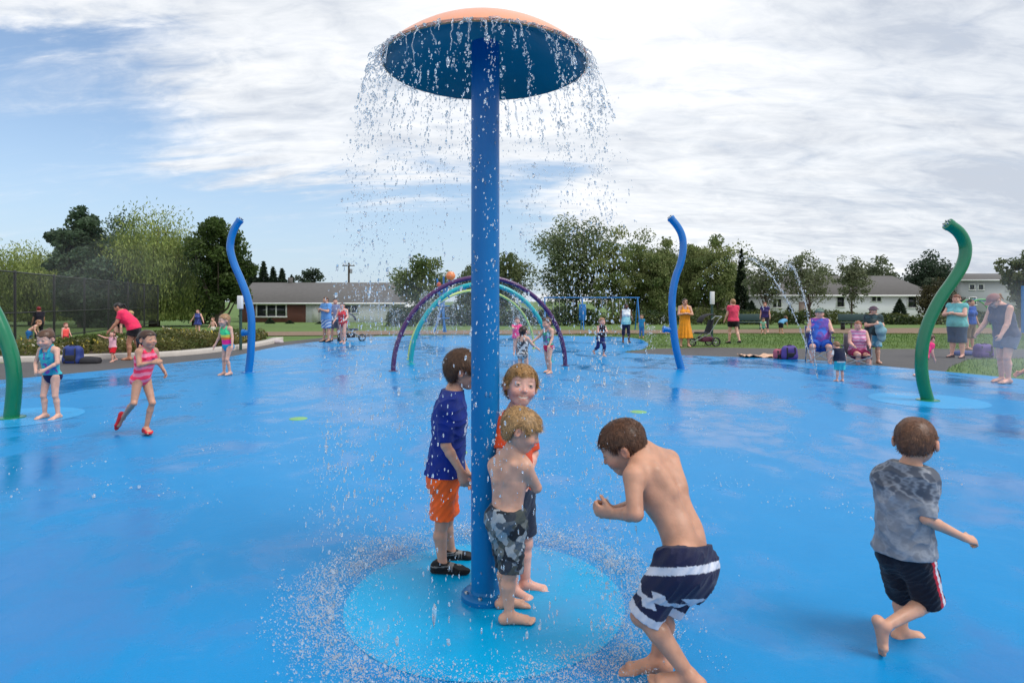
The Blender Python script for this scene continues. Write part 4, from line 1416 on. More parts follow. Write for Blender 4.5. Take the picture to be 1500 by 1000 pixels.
tree(1357, 88, 368, 84, 'round', 'dark spreading tree behind the green spray pole', 'tree', DK1, (.06, .08, .05), 7500, .5, .25, 3, .1)
tree(1378, 58, 415, 56, 'round', 'dark reddish green bush beside the green spray pole', 'shrub', (.04, .04, .02), (.09, .08, .035), 5000, .30, .1, 3, .0)
tree(1494, 40, 360, 62, 'sparse', 'open crowned young tree at the right edge of the picture', 'young_tree', (.05, .075, .035), (.12, .14, .07), 3000, .28, .07, 8, .2, 'young trees on the lawn', nclump=60)
for i, (x, y, w_, d_) in enumerate(((1318, 437, 34, 58), (1157, 446, 26, 60), (1101, 440, 32, 58), (468, 472, 12, 58), (424, 470, 14, 60), (395, 466, 14, 60))):
    tree(x, d_, y, w_, 'cone', ['conical evergreen shrub by the right windows of the white house', 'dark conical shrub by the door of the white house', 'dark conical shrub at the left end of the white house', 'tiny evergreen shrub where brick meets white siding', 'small round evergreen shrub below the brick wall', 'small evergreen shrub below the brick house window'][i], 'shrub', DK1, (.045, .07, .035), 2600, .26, .06, i, .02, 'evergreen shrubs in front of the houses')
# hedge and planting strip in front of the white house
r = np.random.default_rng(21)
n = 16000
x = r.uniform(8, 62, n); y = 55 + r.normal(size=n) * .8
hh_ = np.clip(1.0 + .45 * vnoise(.55, 3, 3)(np.c_[x, y, 0 * x]), .35, 1.6)
P = np.c_[x, y, ground_z(55) + hh_ * r.random(n) ** .7]
f = np.clip(.5 + .6 * vnoise(.8, 5, 2)(P), 0, 1)[:, None]
hb = leaf_obj('hedge', P, .28, (np.array([.035, .06, .02]) * (1 - f) + np.array([.13, .15, .045]) * f) * (.7 + .5 * r.random(n))[:, None], r)
tag(hb, 'loose strip of green planting in front of the white house', 'hedge', kind='stuff')
n = 9000
x = r.uniform(-10, 7, n); y = 50 + r.normal(size=n) * .8
P = np.c_[x, y, ground_z(50) + 1.5 * np.clip(.8 + .4 * vnoise(.7, 8, 3)(np.c_[x, y, 0 * x]), .3, 1.5) * r.random(n) ** .7]
hb = leaf_obj('hedge', P, .28, np.array([.05, .08, .028]) * (.5 + .9 * r.random(n))[:, None], r)
tag(hb, 'strip of bushes behind the arches and the swing frame', 'hedge', kind='stuff')

# ------------------------------------------------------------------ houses
M_ROOF = plain('grey_shingle', (.115, .110, .108), .9, noise=.25, scale=2.5, bump=.5, bscale=12)
M_SIDING = plain('white_siding', (.76, .78, .82), .6, noise=.05, scale=3)
M_WHITE = plain('white_trim', (.75, .75, .76), .5, noise=.04)
M_GLASS = plain('window_glass', (.018, .022, .028), .08, noise=.3, scale=1.5)
M_TAN = plain('tan_door', (.30, .22, .19), .6)
m, nt, b = newmat('brick')
tc = node(nt, 'ShaderNodeTexCoord'); br = node(nt, 'ShaderNodeTexBrick')
br.inputs['Color1'].default_value = (.17, .05, .035, 1); br.inputs['Color2'].default_value = (.11, .035, .028, 1); br.inputs['Mortar'].default_value = (.22, .17, .15, 1)
br.inputs['Scale'].default_value = 4.5; br.inputs['Mortar Size'].default_value = .012
mp = node(nt, 'ShaderNodeMapping'); mp.inputs['Rotation'].default_value = (R(90), 0, 0)
nt.links.new(tc.outputs['Object'], mp.inputs['Vector']); nt.links.new(mp.outputs[0], br.inputs['Vector']); nt.links.new(br.outputs['Color'], b.inputs['Base Color'])
setp(b, Roughness=.9)
M_BRICK = m


def window(parent, x0, x1, z0, z1, y, panes=1, frame=.12, mat=None):
    f = MB()
    w_, h_ = x1 - x0, z1 - z0
    f.box(((x0 + x1) / 2, y - .04, z1 + frame / 2), (w_ + 2 * frame, .10, frame)).box(((x0 + x1) / 2, y - .055, z0 - frame / 2), (w_ + 2 * frame + .1, .13, frame))
    for k in range(panes + 1):
        xx = x0 + w_ * k / panes
        f.box((xx + (-frame / 2 if k == 0 else frame / 2 if k == panes else 0), y - .037, (z0 + z1) / 2), (frame, .094, h_))
    wd = f.build('window', M_WHITE, parent)
    MB().box(((x0 + x1) / 2, y - .005, (z0 + z1) / 2), (w_, .03, h_)).build('pane', mat or M_GLASS, wd)
    return wd


def gable_house(label, px0, px1, d, yridge, yeave, depth, wall_mats, roof=M_ROOF, hip=0.0, over=.5, name='house'):
    gz = ground_z(d)
    x0, x1 = (px0 - CX) / F_PX * d, (px1 - CX) / F_PX * d
    base = np.array([(x0 + x1) / 2, d, gz])
    e = empty(name, base); tag(e, label, 'house')
    W = (x1 - x0) / 2
    ze = CAM_H + (HZ - yeave) / F_PX * d - gz
    zr = CAM_H + (HZ - yridge) / F_PX * (d + depth / 2) - gz
    for a, b_, mt in wall_mats:      # fractions of the front
        xa, xb = -W + 2 * W * a, -W + 2 * W * b_
        MB().box(((xa + xb) / 2, depth / 2, ze / 2 - .2), (xb - xa, depth, ze + .4 - .02)).build('wall', mt, e)
    o = over
    rf = MB()
    t = .14
    for k, z in enumerate((0, t)):
        pass
    yf, yb, ym = -o, depth + o, depth / 2
    zf = ze - (zr - ze) * o / (depth / 2)
    V = [(-W - o, yf, zf), (W + o, yf, zf), (W + o - hip, ym, zr), (-W - o + hip, ym, zr), (-W - o, yb, zf), (W + o, yb, zf)]
    V = V + [(a, b_, c_ + t) for a, b_, c_ in V]
    rf.add(V, [[6, 7, 8, 9], [8, 11, 10, 9], [0, 3, 2, 1], [2, 3, 4, 5], [0, 1, 7, 6], [4, 10, 11, 5]])
    rf.add([V[i] for i in (0, 6, 9, 3, 10, 4, 1, 7, 8, 2, 11, 5)], [[0, 1, 2, 3], [3, 2, 4, 5], [6, 9, 8, 7], [9, 11, 10, 8]])
    if not hip:
        for s in (-1, 1):
            gw = MB()
            gw.add([(s * (W - .03), .02, ze - .03), (s * (W - .03), depth - .02, ze - .03), (s * (W - .03), ym, zr - .03), (s * (W - .15), .02, ze - .03), (s * (W - .15), depth - .02, ze - .03), (s * (W - .15), ym, zr - .03)],
                   [[0, 1, 2], [3, 5, 4]])
            gw.build('gable', wall_mats[-1 if s > 0 else 0][2], e)
    r_ = rf.build('roof', roof, e)
    MB().box((0, yf - .03, zf + .05), (2 * W + 2 * o, .06, .20)).build('gutter', M_WHITE, r_)
    if hip:
        for s in (-1, 1):
            ff = MB()
            a = [(s * (W + o), yf, zf + t + .004), (s * (W + o), yb, zf + t + .004), (s * (W + o - hip), ym, zr + t + .004)]
            ff.add(a, [[0, 1, 2]])
            ff.build('roof_end', roof, e)
    return e, lambda px, py: ((px - CX) / F_PX * d - base[0], CAM_H + (HZ - py) / F_PX * d - gz)


e, q = gable_house('long low brick and white ranch house with grey roof behind the left blue spray pole', 352, 592, 70, 415.5, 442, 9, [(0, .40, M_BRICK), (.40, 1, M_SIDING)])
x0, z1 = q(377, 446.5); x1, z0 = q(418.5, 463)
window(e, x0, x1, z0, z1, 0, 3, .16)
x0, z1 = q(561, 445); x1, z0 = q(570, 449.5); window(e, x0, x1, z0, z1, 0, 1)
x0, z1 = q(505, 447); x1, z0 = q(524, 458); window(e, x0, x1, z0, z1, 0, 2)
x0, z1 = q(457, 445); x1, z0 = q(467, 471)
MB().box(((x0 + x1) / 2, -.03, (z0 + z1) / 2), (x1 - x0, .06, z1 - z0)).build('door', M_WHITE, e)
for px in (404, 573):
    x_, z_ = q(px, 412)
    MB().box((x_, 4.6, z_ + .1), (.45, .45, 1.0)).build('chimney', M_ROOF, e)
e, q = gable_house('long white ranch house with grey roof behind the lawn on the right', 1083, 1368, 76, 405.5, 431, 10, [(0, 1, M_SIDING)], hip=2.6)
for a in ((1226, 1236, 435, 449, 1), (1330, 1342, 434, 450, 1), (1132, 1144, 438, 450, 2), (1277, 1290, 435, 441, 2)):
    x0, z1 = q(a[0], a[2]); x1, z0 = q(a[1], a[3]); window(e, x0, x1, z0, z1, 0, a[4])
x0, z1 = q(1170, 442); x1, z0 = q(1181, 465)
dr = MB().box(((x0 + x1) / 2, -.03, (z0 + z1) / 2), (x1 - x0, .06, z1 - z0)).build('door', M_TAN, e)
MB().box((x1 - .12, -.09, (z0 + z1) / 2), (.05, .08, .05)).build('handle', M_STEEL, dr)
e, q = gable_house('grey garage with dark roof between the poplars and the white house', 1033, 1082, 72, 421, 432, 6, [(0, 1, plain('grey_siding', (.22, .21, .21), .7))], over=.3, name='garage')
x0, z1 = q(1047, 438); x1, z0 = q(1064, 466)
MB().box(((x0 + x1) / 2, -.03, (z0 + z1) / 2), (x1 - x0, .06, z1 - z0)).build('garage_door', M_TAN, e)
e, q = gable_house('two storey pale house behind the woman in the grey cap', 1408, 1560, 84, 402, 410, 9, [(0, 1, plain('pale_siding', (.42, .44, .45), .7))])
for a in ((1420, 1427, 417, 424), (1433, 1440, 417, 424), (1475, 1485, 416, 425), (1420, 1429, 436, 446), (1450, 1460, 436, 446), (1487, 1497, 436, 446)):
    x0, z1 = q(a[0], a[2]); x1, z0 = q(a[1], a[3]); window(e, x0, x1, z0, z1, 0, 1)

# utility pole
d = 95
e = empty('utility_pole', ((511 - CX) / F_PX * d, d, ground_z(d))); tag(e, 'wooden utility pole rising behind the roof of the brick house', 'utility pole')
zt = CAM_H + (HZ - 385) / F_PX * d - ground_z(d)
MB().tube([(0, 0, -.2), (0, 0, zt)], [.19, .14], 10).build('pole', M_BARK, e, True)
MB().box((0, -.2, zt - .45), (1.9, .12, .14)).build('crossarm', M_BARK, e)
for s in (-.8, -.3, .3, .8):
    MB().lathe([(0, zt - .2), (.05, zt - .22), (.06, zt - .32), (.03, zt - .38)], (s, -.2, 0), 8).build('insulator', M_CONC, e, True)
MB().lathe([(0, zt - .9), (.2, zt - .95), (.2, zt - 1.6), (.0, zt - 1.65)], (.35, 0, 0), 12).build('transformer', M_STEEL, e, True)

# ------------------------------------------------------------------ chain link fence
M_BLACK = plain('black_vinyl', (.012, .013, .014), .45)
fa, fb_ = np.array([-17.0, 19.0]), np.array([-24.2, 42.0])
Lf = np.linalg.norm(fb_ - fa); tx = (fb_ - fa) / Lf
e = empty('chain_link_fence', (fa[0], fa[1], 0)); tag(e, 'tall black chain link fence in front of the willows on the left', 'fence')
FH = 2.62
npost = 8
for k in range(npost):
    p = tx * Lf * k / (npost - 1)
    MB().lathe([(0, FH + .06), (.035, FH + .04), (.045, FH), (.045, -.1)], (p[0], p[1], 0), 12).build('post', M_BLACK, e, True)
for z in (FH - .02, FH * .42 + .02, .08):
    MB().tube([(0, 0, z), (*(tx * Lf), z)], .028, 8).build('rail', M_BLACK, e, True)
mb_V, mb_F = [], []
step = .085
w_ = .0042
kk = np.arange(-FH, Lf, step)
nrmv = np.array([-tx[1], tx[0]])
Vs, Fs = [], []
for sg in (1, -1):
    for s0 in kk:
        a0, a1 = (s0, s0 + FH)
        z0, z1 = (0.05, FH) if sg > 0 else (FH, 0.05)
        u0 = max(a0, 0); u1 = min(a1, Lf)
        if u1 <= u0: continue
        zz0 = z0 + (z1 - z0) * (u0 - a0) / FH; zz1 = z0 + (z1 - z0) * (u1 - a0) / FH
        A0 = np.array([*(tx * u0 + nrmv * sg * .003), zz0]); A1 = np.array([*(tx * u1 + nrmv * sg * .003), zz1])
        dv = nrm(A1 - A0); s1 = np.array([nrmv[0], nrmv[1], 0]); s2 = np.cross(dv, s1)
        b0 = len(Vs)
        for q_ in (A0, A1):
            Vs += [q_ + s1 * w_, q_ - s1 * w_ * .5 + s2 * w_, q_ - s1 * w_ * .5 - s2 * w_]
        Fs += [[b0, b0 + 1, b0 + 4, b0 + 3], [b0 + 1, b0 + 2, b0 + 5, b0 + 4], [b0 + 2, b0, b0 + 3, b0 + 5]]
mesh_np('wire_mesh', np.array(Vs), np.array(Fs), M_BLACK, e, False)

# ------------------------------------------------------------------ posts with white boxes
for px, py, d, lb in ((352.5, 433, 19.5, 'white box on a dark post behind the left blue spray pole'), (1043, 427, 24, 'white box on a green post behind the stroller')):
    b0 = np.array([(px - CX) / F_PX * d, d, 0]); zt = CAM_H + (HZ - py) / F_PX * d
    e = empty('marker_post', b0); tag(e, lb, 'post', 'posts with white boxes')
    MB().tube([(0, 0, 0), (0, 0, zt - .05)], .045, 10).build('post', plain('dark_green_post', (.02, .06, .05), .5), e, True)
    hb_ = .42 if px < 500 else .50
    MB().box((0, -.03, zt - hb_ / 2), (.15, .14, hb_)).build('box', M_WHITE, e, bevel=.015)

# ------------------------------------------------------------------ play area
def swing_frame():
    d = 36.0; gz = ground_z(d)
    X = lambda px: (px - CX) / F_PX * d
    cx_ = X(868)
    e = empty('swing_frame', (cx_, d, gz)); tag(e, 'blue swing frame with hanging seats in front of the poplars', 'swing set')
    zt = CAM_H + (HZ - 438) / F_PX * d - gz
    zt = max(zt, 1.9)
    MB().tube([(X(797) - cx_, 0, zt), (X(937) - cx_, 0, zt)], .038, 10).build('beam', M_BLUE2, e, True)
    for px in (798, 853, 934):
        for s in (-1, 1):
            MB().tube([(X(px) - cx_, 0, zt), (X(px) - cx_, s * .75, 0)], .035, 10).build('leg', M_BLUE2, e, True)
    for px in (815, 835, 876, 893, 912):
        x_ = X(px) - cx_
        st = MB().box((x_, 0, .48), (.42, .18, .03)).build('swing_seat', M_DARK, e)
        for s in (-.2, .2):
            MB().tube([(x_ + s, 0, .48), (x_ + s * .9, 0, zt)], .009, 6).build('chain', M_STEEL, st)
    for px in (853,):
        MB().box((X(px) - cx_, -.1, 1.05), (.42, .06, .95)).build('panel', M_BLUE2, e, bevel=.02)


swing_frame()
# tall climber with orange ball behind the arches
d = 31; gz = ground_z(d); X = lambda px: (px - CX) / F_PX * d
e = empty('play_climber', (X(648), d, gz)); tag(e, 'blue climbing mast with orange knob seen through the left of the arches', 'play structure')
Z = lambda py: CAM_H + (HZ - py) / F_PX * d - gz
for a, b_ in (((640, 408), (653, 496)), ((659, 408), (636, 490)), ((650, 405), (650, 492))):
    MB().tube([(X(a[0]) - X(648), 0, Z(a[1])), (X(b_[0]) - X(648), 0, 0)], .05, 8).build('mast', M_BLUE2, e, True)
MB().lathe([(0, .30), (.16, .26), (.24, .12), (.24, 0), (.15, -.12), (0, -.15)], (X(660) - X(648), 0, Z(406)), 16).build('knob', M_ORANGE, e, True)
MB().lathe([(0, .14), (.09, .10), (.12, 0), (.08, -.1), (0, -.12)], (X(643) - X(648), 0, Z(417)), 12).build('knob', plain('coral_plastic', (.6, .12, .06), .4), e, True)
for py in (430, 448, 466):
    MB().tube([(X(641) - X(648), -.05, Z(py)), (X(659) - X(648), -.05, Z(py))], .03, 8).build('rung', M_BLUE2, e, True)
# arched green climber on the far right
d = 34; gz = ground_z(d); c0 = (1438 - CX) / F_PX * d
e = empty('arch_climber', (c0, d, gz)); tag(e, 'green arched ladder climber behind the woman in the teal top', 'play structure')
for s in (0, .7):
    th = np.linspace(0, np.pi, 24)
    MB().tube([(1.15 * math.cos(t), s, 1.75 * math.sin(t) ** .8) for t in th], .045, 10).build('rail', plain('apple_green', (.08, .42, .10), .4), e, True)
for t in np.linspace(.25, np.pi - .25, 9):
    MB().tube([(1.15 * math.cos(t), 0, 1.75 * math.sin(t) ** .8), (1.15 * math.cos(t), .7, 1.75 * math.sin(t) ** .8)], .03, 8).build('rung', M_BLUE2, e, True)
d = 30; c0 = (1499 - CX) / F_PX * d
e = empty('play_tower', (c0, d, 0)); tag(e, 'blue and orange play tower post at the right edge', 'play structure')
MB().tube([(0, 0, 0), (0, 0, 2.3)], .09, 12).build('post', M_BLUE2, e, True)
MB().box((.28, 0, 1.35), (.36, .08, 1.5)).build('panel', M_ORANGE, e, bevel=.02)
MB().box((.9, 0, .95), (1.0, 1.0, .08)).build('deck', M_BLUE2, e, bevel=.02)
# bench
def bench(px, d, label):
    gz = ground_z(d)
    e = empty('park_bench', ((px - CX) / F_PX * d, d, gz)); tag(e, label, 'bench')
    mt = plain('dark_green_slats', (.03, .07, .07), .5)
    MB().box((0, 0, .45), (1.7, .42, .05)).build('seat', mt, e, bevel=.01)
    MB().box((0, .24, .74), (1.7, .05, .40)).build('backrest', mt, e, bevel=.01)
    for s in (-.7, .7):
        MB().box((s, .0, .21), (.07, .36, .42)).build('leg', M_DARK, e)


bench(1252, 36, 'dark green park bench on the lawn behind the seated man')
bench(1098, 37, 'dark park bench behind the woman in the pink t-shirt')


# ------------------------------------------------------------------ stroller, chairs, bags
def stroller(px, py, yaw, label, cols):
    b0 = floor_at(px, py)
    e = empty('stroller', b0, R(yaw)); tag(e, label, 'stroller', 'strollers')
    for i, (x, y, r_) in enumerate(((.25, -.32, .14), (-.25, -.32, .14), (.0, .42, .12))):
        w = MB(); a = np.linspace(0, 2 * np.pi, 25)
        w.tube([(x, y + r_ * math.cos(t), r_ + .02 + r_ * math.sin(t)) for t in a], .028, 8, cap=False)
        wh = w.build('wheel', M_DARK, e, True)
        h_ = MB()
        for t in a[:-1:4]:
            h_.tube([(x, y, r_ + .02), (x, y + r_ * .85 * math.cos(t), r_ + .02 + r_ * .85 * math.sin(t))], .008, 5)
        h_.build('spokes', M_STEEL, wh)
    f = MB()
    for s in (-.22, .22):
        f.tube([(s, -.32, .16), (s, -.1, .45), (s, -.42, .92), (s, -.55, 1.02)], .016, 8)
        f.tube([(s, -.1, .45), (s * .3, .40, .16)], .016, 8)
    f.tube([(-.22, -.55, 1.02), (.22, -.55, 1.02)], .02, 8)
    f.build('frame', M_STEEL, e, True)
    s_ = MB(); s_.box((0, .08, .46), (.36, .40, .06)); s_.box((0, -.20, .68), (.36, .06, .48), rot=rot_x(R(20)))
    s_.build('seat', cols[0], e, bevel=.02)
    MB().box((0, -.08, .24), (.36, .44, .16)).build('basket', cols[1], e, bevel=.03)
    th = np.linspace(R(5), R(120), 10)
    V, F = [], []
    for t in th:
        for x in np.linspace(-.21, .21, 7):
            V.append((x, -.20 + .40 * math.cos(t) * (1 - 2.2 * x * x), .78 + .33 * math.sin(t) * (1 - 2.0 * x * x)))
    F = np.array([[i * 7 + j, i * 7 + j + 1, (i + 1) * 7 + j + 1, (i + 1) * 7 + j] for i in range(9) for j in range(6)])
    o = mesh_np('hood', np.array(V), F, cols[0], e)
    md = o.modifiers.new('thick', 'SOLIDIFY'); md.thickness = .012


M_CHAR = plain('charcoal_fabric', (.018, .018, .024), .8)
M_MAROON = plain('maroon_fabric', (.10, .02, .05), .8)
M_NAVYF = plain('navy_fabric', (.02, .03, .09), .8)
stroller(1031, 507, 100, 'black and maroon stroller beside the woman in the orange dress', (M_CHAR, M_MAROON))
stroller(514, 500, -70, 'navy and black stroller beside the family at the far edge of the pad', (M_NAVYF, M_CHAR))


def camp_chair(px, py, yaw, label, mat, low=False):
    b0 = floor_at(px, py)
    e = empty('camp_chair', b0, R(yaw)); tag(e, label, 'camp chair', 'camp chairs by the pad')
    zs = .24 if low else .42
    w = .30
    V = []
    n_ = 7
    for i, t in enumerate(np.linspace(0, 1, n_)):
        for j, s in enumerate(np.linspace(-1, 1, n_)):
            V.append((s * w, .25 - .5 * t, zs + .02 - .05 * (1 - s * s) - .04 * t))
    F = np.array([[i * n_ + j, i * n_ + j + 1, (i + 1) * n_ + j + 1, (i + 1) * n_ + j] for i in range(n_ - 1) for j in range(n_ - 1)])
    o = mesh_np('seat', np.array(V), F, mat, e); o.modifiers.new('thick', 'SOLIDIFY').thickness = .012
    V = [(s * w, -.25 - .16 * t - .05 * (1 - s * s), zs - .02 + .50 * t) for t in np.linspace(0, 1, n_) for s in np.linspace(-1, 1, n_)]
    o = mesh_np('backrest', np.array(V), F, mat, e); o.modifiers.new('thick', 'SOLIDIFY').thickness = .012
    for s in (-1, 1):
        MB().tube([(s * w, .27, 0), (s * w, -.27, zs)], .012, 8).build('leg', M_STEEL, e, True)
        MB().tube([(s * w, -.30, 0), (s * w, .27, zs)], .012, 8).build('leg', M_STEEL, e, True)
        MB().tube([(s * w, -.25, zs), (s * w, -.42, zs + .50)], .012, 8).build('back_post', M_STEEL, e, True)
        ar = MB().box((s * (w + .02), -.02, zs + .22), (.07, .50, .025)).build('armrest', M_DARK, e, bevel=.008)
        MB().tube([(s * w, .22, zs), (s * w, .22, zs + .21)], .012, 8).build('arm_post', M_STEEL, e, True)
    for y in (.27, -.30):
        MB().tube([(-w, y, .02), (w, y, zs - .02)], .010, 8).build('brace', M_STEEL, e, True)
        MB().tube([(w, y + .015, .02), (-w, y + .015, zs - .02)], .010, 8).build('brace', M_STEEL, e, True)


def bag(px, py, size, rz, label, mat, strap=M_DARK, name='bag', cat='bag'):
    b0 = floor_at(px, py); b0[1] += size[1] / 2
    e = empty(name, b0, R(rz)); tag(e, label, cat)
    sx, sy, sz = size
    nz = vnoise(7, int(px), 3)
    rr_ = min(sx, sy, sz) * .30
    pr = []
    for zz in (rr_ * .9, sz * .36, sz * .62, sz - rr_):
        tp = 1.0 if zz < sz * .5 else .86
        for yy in (-1, 0, 1):
            y_ = yy * (sy / 2 - rr_) * tp
            pr.append(cone((-(sx / 2 - rr_) * tp, y_, zz), ((sx / 2 - rr_) * tp, y_, zz), rr_, k=.07))
    G = [dict(prims=pr + [cone((0, 0, rr_), (0, 0, sz - rr_), rr_, k=.08), cone((-sx * .25, 0, rr_), (-sx * .25, 0, sz - rr_), rr_, k=.08), cone((sx * .25, 0, rr_), (sx * .25, 0, sz - rr_), rr_, k=.08)],
              noise=lambda P: nz(P) * .016, clips=[(np.array([0, 0, 0.004]), np.array([0, 0, -1.0]))], k=.01)]
    V, Q = sdf_mesh(G, .016)
    mesh_np('body', V, Q, mat, e)
    if sz > .2:
        MB().box((0, -sy * .5 - .004, sz * .36), (sx * .52, .03, sz * .36)).build('pocket', strap, e, bevel=.012)
        for s in (-1, 1):
            MB().box((s * sx * .30, -sy * .5 + .004, sz * .50), (.035, .035, sz * .92)).build('strap', strap, e, bevel=.008)
    th = np.linspace(0, np.pi, 12)
    MB().tube([(sx * .28 * math.cos(t), -sy * .1, sz * .85 + sz * .3 * math.sin(t)) for t in th], .014, 6).build('handle', strap, e, True)


bag(102, 533, (.44, .22, .40), 0, 'royal blue tote bag on the curb edge next to the girl in the teal swimsuit', plain('royal_blue_bag', (.02, .045, .22), .6))
bag(128, 533, (.42, .26, .14), 10, 'low black bag lying beside the royal blue tote', M_CHAR)
bag(1446, 524, (.44, .26, .34), 0, 'purple duffel bag standing on the path by the woman in the grey cap', plain('purple_bag', (.11, .06, .24), .7))
bag(1419, 521, (.62, .34, .10), 0, 'flat blue towel bundle next to the purple duffel bag', plain('blue_bundle', (.05, .07, .22), .8), name='towel_bundle', cat='towel')
bag(1159, 527, (.34, .24, .34), 0, 'violet and black backpack at the feet of the man in the camp chair', plain('violet_bag', (.10, .06, .30), .7), name='backpack', cat='backpack')
bag(1143, 526, (.20, .2, .24), 0, 'small pink bag beside the violet backpack', plain('pink_bag', (.42, .10, .16), .7))
bag(404, 503, (.40, .2, .10), 0, 'small bundle lying at the end of the concrete curb', plain('pale_bundle', (.45, .40, .42), .8), name='towel_bundle', cat='towel')
# towel
b0 = floor_at(1113, 523)
n_ = 22
nz = vnoise(5, 4, 3)
V = []
for i in range(n_):
    for j in range(n_):
        x, y = (i / (n_ - 1) - .5) * 1.05, (j / (n_ - 1) - .5) * .5
        V.append((x + .03 * nz(np.array([[x * 2, y * 2, 3]]))[0], y, .05 + .05 * nz(np.array([[x * 2.2, y * 2.2, 0.5]]))[0]))
V = np.array(V); V[:, 2] = np.maximum(V[:, 2], .012)
F = np.array([[i * n_ + j, (i + 1) * n_ + j, (i + 1) * n_ + j + 1, i * n_ + j + 1] for i in range(n_ - 1) for j in range(n_ - 1)])
o = mesh_np('towel', V + b0, F, plain('peach_towel', (.62, .40, .28), .95, noise=.25, scale=4), None, True, None, b0)
o.modifiers.new('thick', 'SOLIDIFY').thickness = .01
tag(o, 'crumpled peach towel on the asphalt left of the backpack', 'towel')
# ------------------------------------------------------------------ the children near the camera
def A(*v):
    return np.array(v, dtype=float)


HOL = 0.011


def no_col(v): return const(v)


def white_mark(base, mark, seed):
    nz = vnoise(60, seed, 3)

    def f(P, c):
        col = np.tile(A(*base), (len(P), 1))
        q = P - c.J['chest']
        x, y, z = q @ c.rt, q @ c.f, q @ c.up
        m = (y > 0.02) & (np.abs(x - 0.01) < 0.05) & (np.abs(z + 0.005) < 0.055) & (nz(P) + 0.15 > 0)
        col[m] = mark
        return col
    return f


# ---- boy in the navy shirt, behind the pole on its left
J = dict(pelvis=at(653, 693, 3.55), waist=at(655, 662, 3.55), chest=at(659, 617, 3.55), neck=at(664, 575, 3.55), head=at(677, 541, 3.56),
         hf=A(1, .12, -.22), hu=A(.22, 0, 1),
         shL=at(656, 597, 3.665), elL=at(664, 650, 3.71), wrL=at(684, 693, 3.68),
         shR=at(653, 598, 3.43), elR=at(653, 652, 3.395), wrR=at(675, 690, 3.40),
         hdR=A(.30, .03, -1), hdL=A(.4, 0, -1),
         hipL=at(652, 698, 3.61), knL=at(655, 760, 3.65), anL=at(661, 806, 3.68), toeL=A(1, .05, 0),
         hipR=at(650, 700, 3.49), knR=at(647, 768, 3.49), anR=at(648, 823, 3.49), toeR=A(1, -.12, 0))
NAVY = srgb(14, 42, 128)


def shoe_cols(P, c):
    col = np.tile(A(*srgb(22, 22, 24)), (len(P), 1))
    for s in 'LR':
        an = c.J['an' + s]; t = nrm(c.J['toe' + s])
        q = P - an
        x = q @ t; z = q[:, 2]
        m = (np.linalg.norm(q, axis=1) < .2) & (z > -.035) & ((np.abs(x - .045) < .004) | (np.abs(x - .062) < .004) | (np.abs(z + 0.012 - x * .1) < .003))
        col[m] = srgb(120, 120, 120)
        m2 = (np.linalg.norm(q, axis=1) < .2) & (z < -.05)
        col[m2] = srgb(45, 45, 48)
    return col


build_person('boy in navy shirt, neon orange shorts and black shoes standing behind blue pole', J, 1.28, skin=SK['tan'], hair=srgb(90, 64, 46), style='short', h=0.0042,
             shod=True, hh=.212, curlR=30, fat=.90,
             hair_kw=dict(vol=0.035, fringe=0.20, back=-0.40), strand=(8500, 0.17, dict(lift=.22, width=.0014)),
             garments=[('shirt', lambda c: tee(c, .93, hem=.05, loose=.017, wr=.007, hollow=HOL, seed=4), white_mark(NAVY, srgb(215, 220, 235), 8)),
                       ('shorts', lambda c: shorts(c, 0.86, top=.25, loose=.007, leg=.068, wr=.007, hollow=HOL, flare=1.12), const((1.0, .135, .02))),
                       ('shoe', lambda c: shoe(c, 'L'), shoe_cols), ('shoe', lambda c: shoe(c, 'R'), shoe_cols)])

# ---- smiling blond boy behind the small one
J = dict(pelvis=at(756, 712, 3.28), waist=at(754, 684, 3.28), chest=at(752, 642, 3.28), neck=at(756, 604, 3.28), head=at(763, 564, 3.25),
         hf=A(.20, -1, .10), hu=A(.12, .1, 1),
         shL=at(772, 620, 3.36), elL=at(781, 664, 3.34), wrL=at(772, 700, 3.24),
         shR=at(739, 618, 3.20), elR=at(735, 662, 3.14), wrR=at(748, 700, 3.08),
         hipL=at(762, 714, 3.33), knL=at(770, 795, 3.30), anL=at(770, 853, 3.30), toeL=A(1, -.12, 0),
         hipR=at(749, 714, 3.23), knR=at(752, 792, 3.22), anR=at(752, 862, 3.24), toeR=A(.8, -.5, 0))
ORANGE = srgb(214, 74, 36)
build_person('smiling blond boy in orange rash guard peeking out behind the shirtless small boy', J, 1.20, skin=SK['pink'], hair=srgb(172, 132, 84), style='short', h=0.0042,
             hh=.215, smile=True, brow=srgb(150, 105, 70), eyes=srgb(60, 70, 80),
             hair_kw=dict(vol=0.012, fringe=0.27, back=-0.30), strand=(8500, 0.15, dict(lift=.25, width=.0014, crown=(0.02, -0.32, 0.38))),
             garments=[('rash_guard', lambda c: tee(c, 0.9, hem=-0.05, loose=.006, wr=.002), const(ORANGE)),
                       ('shorts', lambda c: shorts(c, 0.86, loose=.008, leg=.066, hollow=HOL), const(srgb(34, 42, 62)))])

